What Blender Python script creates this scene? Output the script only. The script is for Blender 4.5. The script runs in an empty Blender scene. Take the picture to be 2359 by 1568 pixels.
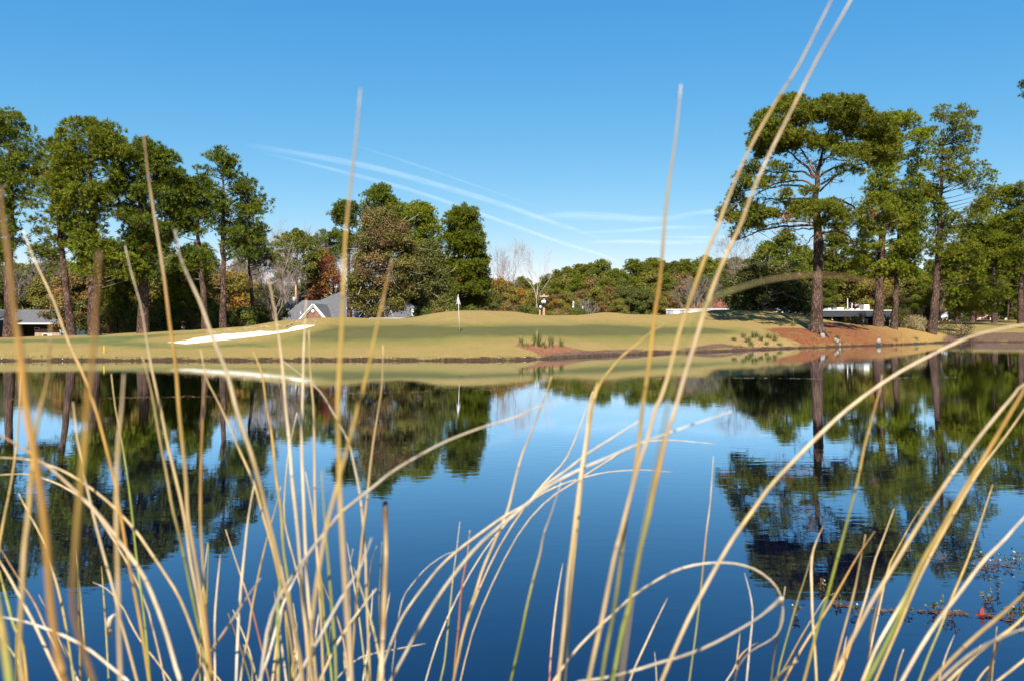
import bpy, math, random
import numpy as np
from mathutils import Vector

random.seed(7)
RNG = np.random.default_rng(11)
sc = bpy.context.scene
COL = sc.collection

# ------------------------------------------------------------------ camera, sky, sun, exposure
FP, CX, HY, CAMZ = 1791.0, 1179.0, 741.0, 1.9      # focal length, centre and horizon in traced pixels
cam_d = bpy.data.cameras.new("camera")
cam_d.sensor_width = 36.0
cam_d.lens = 36.0 * FP / 2358.0
cam_d.shift_y = -43.0 / 2358.0
cam_d.clip_start = 0.02
cam_d.clip_end = 60000.0
cam_d.dof.use_dof = True
cam_d.dof.focus_distance = 48.0
cam_d.dof.aperture_fstop = 7.0
cam = bpy.data.objects.new("camera", cam_d)
cam.location = (0, 0, CAMZ)
cam.rotation_euler = (math.radians(90), 0, 0)
COL.objects.link(cam)
sc.camera = cam

SUN_EL, SUN_AZ = math.radians(47), math.radians(183)     # azimuth clockwise from +Y: behind the camera
world = bpy.data.worlds.new("World")
sc.world = world
world.use_nodes = True
wn, wl = world.node_tree.nodes, world.node_tree.links
wn.clear()
sky = wn.new("ShaderNodeTexSky")
sky.sky_type = 'NISHITA'
sky.sun_disc = False
sky.sun_elevation = SUN_EL
sky.sun_rotation = SUN_AZ
sky.altitude = 0.0
sky.air_density = 0.7
sky.dust_density = 0.0
sky.ozone_density = 6.0
# one even colour grade for the whole sky: the camera's own blue response
sepc = wn.new("ShaderNodeSeparateColor"); comc = wn.new("ShaderNodeCombineColor")
wl.new(sky.outputs[0], sepc.inputs[0])
for ch, (pw, kk) in enumerate(((1.45, .80), (.72, 1.84), (.34, 3.65))):
    a_ = wn.new("ShaderNodeMath"); a_.operation = 'POWER'; a_.inputs[1].default_value = pw
    b_ = wn.new("ShaderNodeMath"); b_.operation = 'MULTIPLY'; b_.inputs[1].default_value = kk
    wl.new(sepc.outputs[ch], a_.inputs[0]); wl.new(a_.outputs[0], b_.inputs[0]); wl.new(b_.outputs[0], comc.inputs[ch])
bgn = wn.new("ShaderNodeBackground")
bgn.inputs['Strength'].default_value = 0.06
won = wn.new("ShaderNodeOutputWorld")
wl.new(comc.outputs[0], bgn.inputs['Color'])
wl.new(bgn.outputs[0], won.inputs['Surface'])

sun_d = bpy.data.lights.new("sun", 'SUN')
sun_d.energy = 5.0
sun_d.angle = math.radians(0.53)
sun_d.color = (1.0, 0.94, 0.84)
sun = bpy.data.objects.new("sun", sun_d)
sdir = Vector((math.sin(SUN_AZ) * math.cos(SUN_EL), math.cos(SUN_AZ) * math.cos(SUN_EL), math.sin(SUN_EL)))
sun.rotation_euler = sdir.to_track_quat('Z', 'Y').to_euler()
sun.location = (0, -30, 40)
COL.objects.link(sun)

sc.view_settings.view_transform = 'Standard'
sc.view_settings.look = 'None'
sc.view_settings.exposure = 1.186
sc.view_settings.gamma = 1.0
sc.view_settings.use_curve_mapping = False
sc.render.engine = 'CYCLES'
cy = sc.cycles
cy.use_denoising = True
cy.max_bounces = 7
cy.diffuse_bounces = 2
cy.glossy_bounces = 3
cy.transmission_bounces = 2
cy.transparent_max_bounces = 12
cy.caustics_reflective = False
cy.caustics_refractive = False
cy.sample_clamp_indirect = 4.0

# ------------------------------------------------------------------ helpers
def W(px, py, D):
    return Vector(((px - CX) * D / FP, D, CAMZ - (py - HY) * D / FP))

def tag(o, label=None, cat=None, group=None, kind=None):
    if label: o['label'] = label
    if cat: o['category'] = cat
    if group: o['group'] = group
    if kind: o['kind'] = kind
    return o

def empty(name, loc, label=None, cat=None, group=None):
    o = bpy.data.objects.new(name, None)
    o.empty_display_size = 0.3
    o.location = loc
    COL.objects.link(o)
    return tag(o, label, cat, group)

class Geo:
    """collects vertices, faces and a colour per vertex and links them as one mesh object"""
    def __init__(s):
        s.v, s.t, s.q, s.c, s.n = [], [], [], [], 0
    def add(s, v, tris=None, quads=None, col=(0.5, 0.5, 0.5)):
        v = np.asarray(v, dtype=np.float32).reshape(-1, 3)
        k = len(v)
        c = np.asarray(col, dtype=np.float32)
        if c.ndim == 1: c = np.tile(c[:3], (k, 1))
        s.v.append(v); s.c.append(c[:, :3])
        if tris is not None and len(tris): s.t.append(np.asarray(tris, dtype=np.int32).reshape(-1, 3) + s.n)
        if quads is not None and len(quads): s.q.append(np.asarray(quads, dtype=np.int32).reshape(-1, 4) + s.n)
        s.n += k
    def mesh(s, name, smooth=False):
        v = np.concatenate(s.v) if s.v else np.zeros((0, 3), np.float32)
        c = np.concatenate(s.c) if s.c else np.zeros((0, 3), np.float32)
        t = np.concatenate(s.t) if s.t else np.zeros((0, 3), np.int32)
        q = np.concatenate(s.q) if s.q else np.zeros((0, 4), np.int32)
        me = bpy.data.meshes.new(name)
        me.vertices.add(len(v)); me.vertices.foreach_set('co', v.ravel())
        nl = t.size + q.size
        me.loops.add(nl)
        me.loops.foreach_set('vertex_index', np.concatenate([t.ravel(), q.ravel()]).astype(np.int32))
        me.polygons.add(len(t) + len(q))
        st = np.concatenate([np.arange(len(t)) * 3, t.size + np.arange(len(q)) * 4]).astype(np.int32)
        me.polygons.foreach_set('loop_start', st)
        try:
            me.polygons.foreach_set('loop_total', np.concatenate([np.full(len(t), 3), np.full(len(q), 4)]).astype(np.int32))
        except Exception: pass
        me.polygons.foreach_set('use_smooth', np.full(len(t) + len(q), smooth))
        a = me.color_attributes.new('Col', 'FLOAT_COLOR', 'POINT')
        a.data.foreach_set('color', np.concatenate([c, np.ones((len(c), 1), np.float32)], 1).ravel())
        me.update(calc_edges=True); me.validate()
        return me
    def obj(s, name, mat, parent=None, smooth=False, off=None):
        if off is not None:
            o3 = np.asarray(off, np.float32)
            s.v = [a - o3 for a in s.v]
        me = s.mesh(name, smooth)
        for m in (mat if isinstance(mat, (list, tuple)) else [mat]): me.materials.append(m)
        o = bpy.data.objects.new(name, me)
        COL.objects.link(o)
        if parent is not None: o.parent = parent
        return o
    # shapes
    def box(s, x0, x1, y0, y1, z0, z1, col=(.5, .5, .5)):
        v = [(x0,y0,z0),(x1,y0,z0),(x1,y1,z0),(x0,y1,z0),(x0,y0,z1),(x1,y0,z1),(x1,y1,z1),(x0,y1,z1)]
        s.add(v, quads=[(0,3,2,1),(4,5,6,7),(0,1,5,4),(1,2,6,5),(2,3,7,6),(3,0,4,7)], col=col)
    def tube(s, P, R, sides=6, col=(.5, .5, .5), cap=True):
        P = np.asarray([tuple(p) for p in P], dtype=np.float64); n = len(P)
        R = np.broadcast_to(np.asarray(R, dtype=np.float64), (n,))
        T = np.gradient(P, axis=0); T /= np.linalg.norm(T, axis=1)[:, None] + 1e-9
        a = np.array([0.31, 0.95, 0.05]) if abs(T[0][2]) > .5 else np.array([0, 0, 1.0])
        U = np.cross(T, a); U /= np.linalg.norm(U, axis=1)[:, None] + 1e-9
        V = np.cross(T, U)
        th = np.arange(sides) * 2 * math.pi / sides
        ring = P[:, None, :] + R[:, None, None] * (np.cos(th)[None, :, None] * U[:, None, :] + np.sin(th)[None, :, None] * V[:, None, :])
        q = []
        for i in range(n - 1):
            for j in range(sides):
                k = (j + 1) % sides
                q.append((i*sides+j, i*sides+k, (i+1)*sides+k, (i+1)*sides+j))
        v = ring.reshape(-1, 3)
        c = np.asarray(col, dtype=np.float32)
        if c.ndim == 2: c = np.repeat(c, sides, axis=0)
        tr = []
        if cap:
            v = np.concatenate([v, P[:1], P[-1:]])
            if c.ndim == 2: c = np.concatenate([c, c[:1], c[-1:]])
            b, e = n * sides, n * sides + 1
            for j in range(sides):
                k = (j + 1) % sides
                tr.append((b, k, j)); tr.append((e, (n-1)*sides+j, (n-1)*sides+k))
        s.add(v, tris=tr, quads=q, col=c)

def blob(g, c, r, col, seed=0, n=2, rough=.18):
    """a lumpy stone"""
    import bmesh
    bm = bmesh.new(); bmesh.ops.create_icosphere(bm, subdivisions=n, radius=1.0)
    rr = np.random.default_rng(seed)
    v = np.array([x.co[:] for x in bm.verts]); f = [[y.index for y in x.verts] for x in bm.faces]; bm.free()
    k = rr.normal(size=(5, 3)) * 1.6
    d = 1 + rough * sum(np.sin(v @ k[i] + i) for i in range(5)) / 2.2
    v = v * d[:, None] * np.asarray(r) + np.asarray(c)
    g.add(v, tris=f, col=col)

# ------------------------------------------------------------------ materials
def newmat(name):
    m = bpy.data.materials.new(name); m.use_nodes = True
    n, l = m.node_tree.nodes, m.node_tree.links
    n.clear()
    return m, n, l, n.new("ShaderNodeOutputMaterial")

def mat_plain(name, col, rough=.7, metal=0, noise=0, nscale=8, bump=0, attr=False, spec=.4):
    m, n, l, out = newmat(name)
    b = n.new("ShaderNodeBsdfPrincipled")
    b.inputs['Roughness'].default_value = rough; b.inputs['Metallic'].default_value = metal
    b.inputs['Specular IOR Level'].default_value = spec
    KW = .76
    col = tuple(c * KW for c in col)
    base = None
    if attr:
        a = n.new("ShaderNodeAttribute"); a.attribute_name = 'Col'; base = a.outputs['Color']
    tc = n.new("ShaderNodeTexCoord")
    nt = n.new("ShaderNodeTexNoise"); nt.inputs['Scale'].default_value = nscale; nt.inputs['Detail'].default_value = 6
    l.new(tc.outputs['Object'], nt.inputs['Vector'])
    if noise:
        mr = n.new("ShaderNodeMapRange")
        mr.inputs['From Min'].default_value = .3; mr.inputs['From Max'].default_value = .7
        mr.inputs['To Min'].default_value = (1 - noise) * (KW if attr else 1); mr.inputs['To Max'].default_value = (1 + noise) * (KW if attr else 1)
        l.new(nt.outputs['Fac'], mr.inputs['Value'])
        mx = n.new("ShaderNodeMix"); mx.data_type = 'RGBA'; mx.blend_type = 'MULTIPLY'; mx.inputs['Factor'].default_value = 1
        if base is not None: l.new(base, mx.inputs['A'])
        else: mx.inputs['A'].default_value = (*col, 1)
        l.new(mr.outputs[0], mx.inputs['B'])
        base = mx.outputs['Result']
    if base is not None: l.new(base, b.inputs['Base Color'])
    else: b.inputs['Base Color'].default_value = (*col, 1)
    if bump:
        bp = n.new("ShaderNodeBump"); bp.inputs['Strength'].default_value = 1; bp.inputs['Distance'].default_value = bump
        l.new(nt.outputs['Fac'], bp.inputs['Height']); l.new(bp.outputs[0], b.inputs['Normal'])
    l.new(b.outputs[0], out.inputs['Surface'])
    return m

def mat_leaf(name, trans=.35, rough=.55, gloss=.06):
    m, n, l, out = newmat(name)
    a = n.new("ShaderNodeAttribute"); a.attribute_name = 'Col'
    oi = n.new("ShaderNodeObjectInfo")
    mr = n.new("ShaderNodeMapRange"); mr.inputs['To Min'].default_value = .66; mr.inputs['To Max'].default_value = .92
    l.new(oi.outputs['Random'], mr.inputs['Value'])
    mx = n.new("ShaderNodeMix"); mx.data_type = 'RGBA'; mx.blend_type = 'MULTIPLY'; mx.inputs['Factor'].default_value = 1
    l.new(a.outputs['Color'], mx.inputs['A']); l.new(mr.outputs[0], mx.inputs['B'])
    d = n.new("ShaderNodeBsdfDiffuse"); t = n.new("ShaderNodeBsdfTranslucent"); g = n.new("ShaderNodeBsdfGlossy")
    g.inputs['Roughness'].default_value = rough; g.inputs['Color'].default_value = (.8, .85, .7, 1)
    l.new(mx.outputs['Result'], d.inputs['Color']); l.new(mx.outputs['Result'], t.inputs['Color'])
    m1 = n.new("ShaderNodeMixShader"); m1.inputs[0].default_value = trans
    l.new(d.outputs[0], m1.inputs[1]); l.new(t.outputs[0], m1.inputs[2])
    m2 = n.new("ShaderNodeMixShader"); m2.inputs[0].default_value = gloss
    l.new(m1.outputs[0], m2.inputs[1]); l.new(g.outputs[0], m2.inputs[2])
    l.new(m2.outputs[0], out.inputs['Surface'])
    return m

def mat_bark(name, dark, light, scale=5.0):
    m, n, l, out = newmat(name)
    tc = n.new("ShaderNodeTexCoord"); mp = n.new("ShaderNodeMapping")
    mp.inputs['Scale'].default_value = (1, 1, .22)
    vo = n.new("ShaderNodeTexVoronoi"); vo.feature = 'DISTANCE_TO_EDGE'; vo.inputs['Scale'].default_value = scale
    no = n.new("ShaderNodeTexNoise"); no.inputs['Scale'].default_value = scale * 1.7; no.inputs['Detail'].default_value = 7
    nl = n.new("ShaderNodeTexNoise"); nl.inputs['Scale'].default_value = .8; nl.inputs['Detail'].default_value = 3
    nd = n.new("ShaderNodeTexNoise"); nd.inputs['Scale'].default_value = 5; nd.inputs['Detail'].default_value = 3
    va = n.new("ShaderNodeMixRGB"); va.blend_type = 'LINEAR_LIGHT'; va.inputs[0].default_value = .16
    l.new(tc.outputs['Object'], nd.inputs['Vector']); l.new(tc.outputs['Object'], va.inputs[1]); l.new(nd.outputs['Color'], va.inputs[2])
    l.new(va.outputs[0], mp.inputs['Vector'])
    for k in (vo, no): l.new(mp.outputs[0], k.inputs['Vector'])
    l.new(tc.outputs['Object'], nl.inputs['Vector'])
    r1 = n.new("ShaderNodeMapRange"); r1.inputs['From Min'].default_value = 0; r1.inputs['From Max'].default_value = .34
    l.new(vo.outputs['Distance'], r1.inputs['Value'])
    ml = n.new("ShaderNodeMath"); ml.operation = 'MULTIPLY'
    l.new(r1.outputs[0], ml.inputs[0]); l.new(no.outputs['Fac'], ml.inputs[1])
    m3 = n.new("ShaderNodeMath"); m3.operation = 'MULTIPLY_ADD'; m3.inputs[1].default_value = .8
    l.new(nl.outputs['Fac'], m3.inputs[0]); l.new(ml.outputs[0], m3.inputs[2])
    r2 = n.new("ShaderNodeMapRange"); r2.inputs['From Min'].default_value = .45; r2.inputs['From Max'].default_value = 1.0
    l.new(m3.outputs[0], r2.inputs['Value'])
    mx = n.new("ShaderNodeMix"); mx.data_type = 'RGBA'
    mx.inputs['A'].default_value = (*dark, 1); mx.inputs['B'].default_value = (*light, 1)
    l.new(r2.outputs[0], mx.inputs['Factor'])
    b = n.new("ShaderNodeBsdfPrincipled"); b.inputs['Roughness'].default_value = .9; b.inputs['Specular IOR Level'].default_value = .15
    l.new(mx.outputs['Result'], b.inputs['Base Color'])
    bp = n.new("ShaderNodeBump"); bp.inputs['Distance'].default_value = .05; bp.inputs['Strength'].default_value = .9
    l.new(ml.outputs[0], bp.inputs['Height']); l.new(bp.outputs[0], b.inputs['Normal'])
    l.new(b.outputs[0], out.inputs['Surface'])
    return m

M_NEEDLE = mat_leaf("pine_needles", trans=.3, gloss=.012)
M_LEAF = mat_leaf("broad_leaves", trans=.3, gloss=.012)
M_BARK = mat_bark("pine_bark", (.036, .020, .015), (.19, .118, .088), 8.5)
M_BARK_G = mat_bark("grey_bark", (.07, .06, .05), (.29, .25, .21), 9)
M_TWIG = mat_plain("twig_wood", (.3, .24, .2), .9, attr=True)
M_COL = mat_plain("painted_surface", (.5, .5, .5), .6, attr=True, noise=.08, nscale=3)

# ------------------------------------------------------------------ terrain table (traced pixel columns: distance, pixel row)
COLS = {
 0: [(37.8,831),(38.4,821),(40,801),(42,787),(44,782),(47,779.5),(50,778.5)],
 166: [(37.8,831),(38.4,822),(40,803),(42,789),(45,779),(48,775),(51,773)],
 300: [(37.8,831),(38.4,823),(40.5,803),(42.5,790),(45,778),(48,771.5),(51,768)],
 440: [(37.8,831),(38.4,824),(41,805),(43,793),(45,779),(47,768),(49.5,761)],
 560: [(37.8,831),(38.4,824),(41,805),(43,791),(45,776),(46.5,763),(48,753.5)],
 640: [(37.8,831),(38.4,824),(41,804),(43,788),(45.3,768),(46.8,753),(48.3,740)],
 750: [(37.9,831),(38.5,825),(40.5,806),(43,787),(45,765),(47,746),(48.7,731)],
 900: [(37.9,831),(38.5,824),(40.5,806),(43,786),(46,765),(50,747),(53.4,735)],
 945: [(37.9,831),(38.5,824),(40.5,806),(43,786),(46,765),(50.5,746),(54,733)],
 984: [(37.9,831),(38.5,824),(40.5,806),(43,785),(46,765),(51,743),(54.7,725)],
 1057: [(37.8,831),(38.4,824),(40,810),(42.3,788),(45,765),(50.5,744),(55,715)],
 1176: [(38.3,829.5),(38.9,822),(40.5,807),(43,786),(46.5,765),(52,745),(57.5,718)],
 1263: [(39.5,827),(40.3,818),(42,803),(44,786),(48,765),(53.5,747),(58.5,728.5)],
 1317: [(41.5,823),(42.2,814),(44,800),(46,785),(50,765),(54.5,747),(59,727)],
 1400: [(43.6,819),(44.3,811),(46,798),(48,783),(51.5,764),(55.5,745),(60,719)],
 1455: [(45,816.8),(45.7,808),(47,798),(49,785),(53,764),(57,746),(61,724)],
 1520: [(46.8,813.5),(47.5,806),(49,795),(51,781),(54.5,764),(58.5,748),(62,726.5)],
 1600: [(48.5,811.5),(49.2,803),(51.5,788),(54,772),(58,757),(61,740),(64,719)],
 1650: [(49.3,810),(50.2,800),(53,783),(56,768),(60,755),(65,737),(69.5,714)],
 1760: [(53.5,804.6),(54.5,795),(57,780),(59.5,765),(62,755),(66.5,736),(70.5,716)],
 1860: [(57,800.5),(58,787),(59.5,770),(60.8,760),(63.5,751),(67.5,738),(71,727)],
 1900: [(58.3,799),(59.2,785),(60.5,768),(61.5,760),(64.5,752),(68,742),(71,735)],
 1958: [(60.5,797),(61.5,785),(64,765),(66,757),(68,752),(69,749),(70,747.5)],
 2056: [(63.5,794),(65,780),(67,768),(69,761),(70,757.5),(71,755.5),(72,754)],
 2140: [(68.5,790.5),(69.5,782),(71,773),(73,766.5),(74,764),(75,762.5),(76,761)],
 2188: [(73,787.5),(74,778),(76,765),(80,757),(88,750),(100,742),(112,737.5)],
 2358: [(73,787.5),(74,778),(76,765),(80,757),(88,750),(100,742),(112,737.5)],
}
BEYOND = {0: -.3, 900: -.3, 1200: 0.2, 1600: .9, 1760: 1.0, 1958: 1.2, 2140: 1.2, 2188: 1.6, 2358: 1.6}
_cx = np.array(sorted(COLS)); _ctrl = np.array([COLS[c] for c in _cx], dtype=float)
_zc = CAMZ - (_ctrl[:, :, 1] - HY) * _ctrl[:, :, 0] / FP
_zc[:, 0] = 0.0
PGRID = np.arange(-1500, 4501, 6.0)
def _gs(a, sig, axis=0):
    r = int(3 * sig); k = np.exp(-.5 * (np.arange(-r, r + 1) / sig) ** 2); k /= k.sum()
    pad = [(0, 0)] * a.ndim; pad[axis] = (r, r)
    b = np.pad(a, pad, mode='edge')
    return np.apply_along_axis(lambda m: np.convolve(m, k, mode='valid'), axis, b)
_Dk = _gs(np.stack([np.interp(PGRID, _cx, _ctrl[:, k, 0]) for k in range(7)], 1), 3.0)
_Zk = _gs(np.stack([np.interp(PGRID, _cx, _zc[:, k]) for k in range(7)], 1), 3.0)
_by = _gs(np.interp(PGRID, sorted(BEYOND), [BEYOND[k] for k in sorted(BEYOND)])[:, None], 5)[:, 0]
DG = np.arange(30, 160, .2)
TAB = np.empty((len(PGRID), len(DG)))
for i in range(len(PGRID)):
    d = list(_Dk[i]); z = list(_Zk[i])
    far = d[-1] > 95
    D_ = [d[0] - 6, d[0] - 1.2] + d + [d[-1] + 2, d[-1] + 14, 160]
    Z_ = [-1.6, -.35] + z + [z[-1] - .02, _by[i] if not far else 1.9, _by[i]]
    TAB[i] = np.interp(DG, D_, Z_)
_k = np.exp(-.5 * (np.arange(-9, 10) / 3.0) ** 2); _k /= _k.sum()
_sm = np.apply_along_axis(lambda m: np.convolve(np.pad(m, 9, mode='edge'), _k, mode='valid'), 1, TAB)
# keep the shore line crisp, smooth everything higher up the bank
_w = np.clip((DG[None, :] - _Dk[:, 1:2] - .3) / 1.0, 0, 1)
TAB = TAB * (1 - _w) + _sm * _w
_rise = np.clip(1 - np.abs(DG[None, :] - _Dk[:, 6:7]) / 2.5, 0, 1) * .03
TAB += _rise
SHORE = _Dk[:, 0]

def H(x, y):
    """ground height at world x, y (arrays or numbers)"""
    x = np.asarray(x, float); y = np.asarray(y, float)
    yy = np.maximum(y, 12.0)
    p = np.clip(CX + FP * x / yy, PGRID[0], PGRID[-1] - 1)
    fi = (p - PGRID[0]) / 6.0; i = fi.astype(int); fi = fi - i
    d = np.clip(yy, DG[0], DG[-1] - .21); fj = (d - DG[0]) / .2; j = fj.astype(int); fj = fj - j
    z = (TAB[i, j] * (1-fi) * (1-fj) + TAB[i+1, j] * fi * (1-fj) + TAB[i, j+1] * (1-fi) * fj + TAB[i+1, j+1] * fi * fj)
    far = np.clip((yy - 155) / 150, 0, 1); z = z * (1 - far) + .9 * far
    near = np.interp(y + .25 * np.sin(x * 1.3) + .12 * np.sin(x * 3.7), [-2000, -40, -6, 0, 2.0, 2.9, 3.6, 6, 12], [3, 1.5, .7, .38, .30, .16, -.12, -1.0, -1.6])
    w = np.clip((y - 10) / 6, 0, 1)
    return near * (1 - w) + z * w

def hit(px, py):
    """world point where the ground shows at a traced pixel"""
    i = int(round((np.clip(px, PGRID[0], PGRID[-1]) - PGRID[0]) / 6.0))
    yp = HY + (CAMZ - TAB[i]) * FP / DG
    ok = (DG >= SHORE[i]) & (yp <= py)
    k = int(np.argmax(ok)) if ok.any() else int(np.argmin(np.where(DG >= SHORE[i], yp, 1e9)))
    return Vector(((px - CX) * DG[k] / FP, DG[k], float(TAB[i, k])))
def G(px, D, dz=0):
    x = (px - CX) * D / FP
    return Vector((x, D, float(H(x, D)) + dz))

def poly_world(pts): return np.array([[hit(*p)[0], hit(*p)[1]] for p in pts])
def sdist(poly, X, Y):
    """signed distance (positive inside) of points to a polygon"""
    inside = np.zeros(X.shape, bool); dm = np.full(X.shape, 1e9)
    n = len(poly)
    for i in range(n):
        x1, y1 = poly[i]; x2, y2 = poly[(i + 1) % n]
        dx, dy = x2 - x1, y2 - y1
        t = np.clip(((X - x1) * dx + (Y - y1) * dy) / (dx*dx + dy*dy + 1e-9), 0, 1)
        dm = np.minimum(dm, np.hypot(X - x1 - t*dx, Y - y1 - t*dy))
        c = ((y1 > Y) != (y2 > Y)) & (X < (x2 - x1) * (Y - y1) / ((y2 - y1) + 1e-12) + x1)
        inside ^= c
    return np.where(inside, dm, -dm)

PUTTING = poly_world([(690,776),(735,762),(780,752),(939,749),(1059,755),(1176,753),(1263,751),(1373,749),(1482,755),(1648,757),(1695,763),(1680,769),(1537,771),(1400,774),(1180,775),(1059,775),(909,783),(788,786),(698,785)])
APRON = poly_world([(560,799),(590,786),(650,772),(735,756),(800,744),(909,741),(984,744),(1098,747),(1318,744),(1455,747),(1592,750),(1700,755),(1740,766),(1700,775),(1620,777),(1510,793),(1400,791),(1318,784),(1176,783),(1040,792),(900,797),(700,799)])
FAIRWAY = poly_world([(-500,784),(-300,783),(0,782),(133,780),(266,774.5),(340,771),(480,765),(430,770),(330,780),(300,786),(420,797),(560,788),(600,790),(627,799),(480,800),(313,801),(239,796),(160,791),(0,790),(-500,790)])
STRAW = poly_world([(1758,758),(1793,755),(1861,756),(1903,742),(1958,749),(2056,755),(2140,762),(2172,775),(2150,785),(2060,795),(1960,798),(1900,800),(1830,803),(1835,790),(1800,778)])
MULCH = poly_world([(1183,796),(1202,792),(1240,793),(1290,797),(1340,806),(1320,812),(1252,821),(1225,811)])
BARE = poly_world([(1252,827),(1260,816),(1300,811),(1345,806),(1450,806),(1500,808),(1560,807),(1610,798),(1660,792),(1690,798),(1760,800),(1830,801),(1830,806),(1600,813),(1450,822)])
BARE2 = poly_world([(2183,767),(2300,766),(2440,766),(2440,786),(2300,786),(2170,788)])
DRYBED = poly_world([(1665,771),(1720,775),(1775,783),(1810,790),(1830,800),(1720,806),(1690,797)])
SAND = poly_world([(380,788.5),(432,791),(480,787),(549,779.5),(600,773),(639,767.5),(690,759),(727,749.5),(698,747),(672,750),(660,758),(630,760),(549,765.5),(470,773)])
# ------------------------------------------------------------------ ground sheet
def grid_axis(segs):
    out = [segs[0][0]]
    for a, b, st in segs:
        n = max(1, int(round((b - a) / st))); out += list(np.linspace(a, b, n + 1)[1:])
    return np.array(out)
gx = grid_axis([(-3000,-600,400),(-600,-200,50),(-200,-100,8),(-100,-46,1.5),(-46,64,.5),(64,110,1.5),(110,200,8),(200,600,50),(600,3000,400)])
gy = grid_axis([(-2000,-60,300),(-60,-8,4),(-8,0,1),(0,6,.25),(6,30,2),(30,36,1),(36,75,.3),(75,115,1),(115,170,3),(170,500,20),(500,3500,250)])
X, Y = np.meshgrid(gx, gy)
Z = H(X, Y)
fine = np.clip(1 - np.abs(X - 5) / 120, 0, 1) * np.clip((Y - 38) / 4, 0, 1) * np.clip((130 - Y) / 30, 0, 1)
Z = Z + fine * .025 * (np.sin(X * .9 + Y * .35) * np.sin(Y * 1.1 + .4 * X) + .6 * np.sin(X * 2.3 - Y * 1.7))
# ragged bank edge
edge = np.exp(-((Z - .08) / .10) ** 2) * (Y > 20)
Z = Z + edge * .05 * (np.sin(X * 4.1) * np.sin(X * 1.37 + 1) + .5 * np.sin(X * 9.7 + 2))
sd_sand = sdist(SAND, X, Y)
Z = Z - .10 * np.clip(sd_sand / .35 + .3, 0, 1) + .05 * np.exp(-((sd_sand + .5) / .35) ** 2) * (sd_sand < 0)
gground = Geo()
nx, ny = len(gx), len(gy)
idx = np.arange(nx * ny).reshape(ny, nx)
quads = np.stack([idx[:-1, :-1], idx[:-1, 1:], idx[1:, 1:], idx[1:, :-1]], -1).reshape(-1, 4)
gground.add(np.stack([X, Y, Z], -1).reshape(-1, 3), quads=quads)

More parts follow.
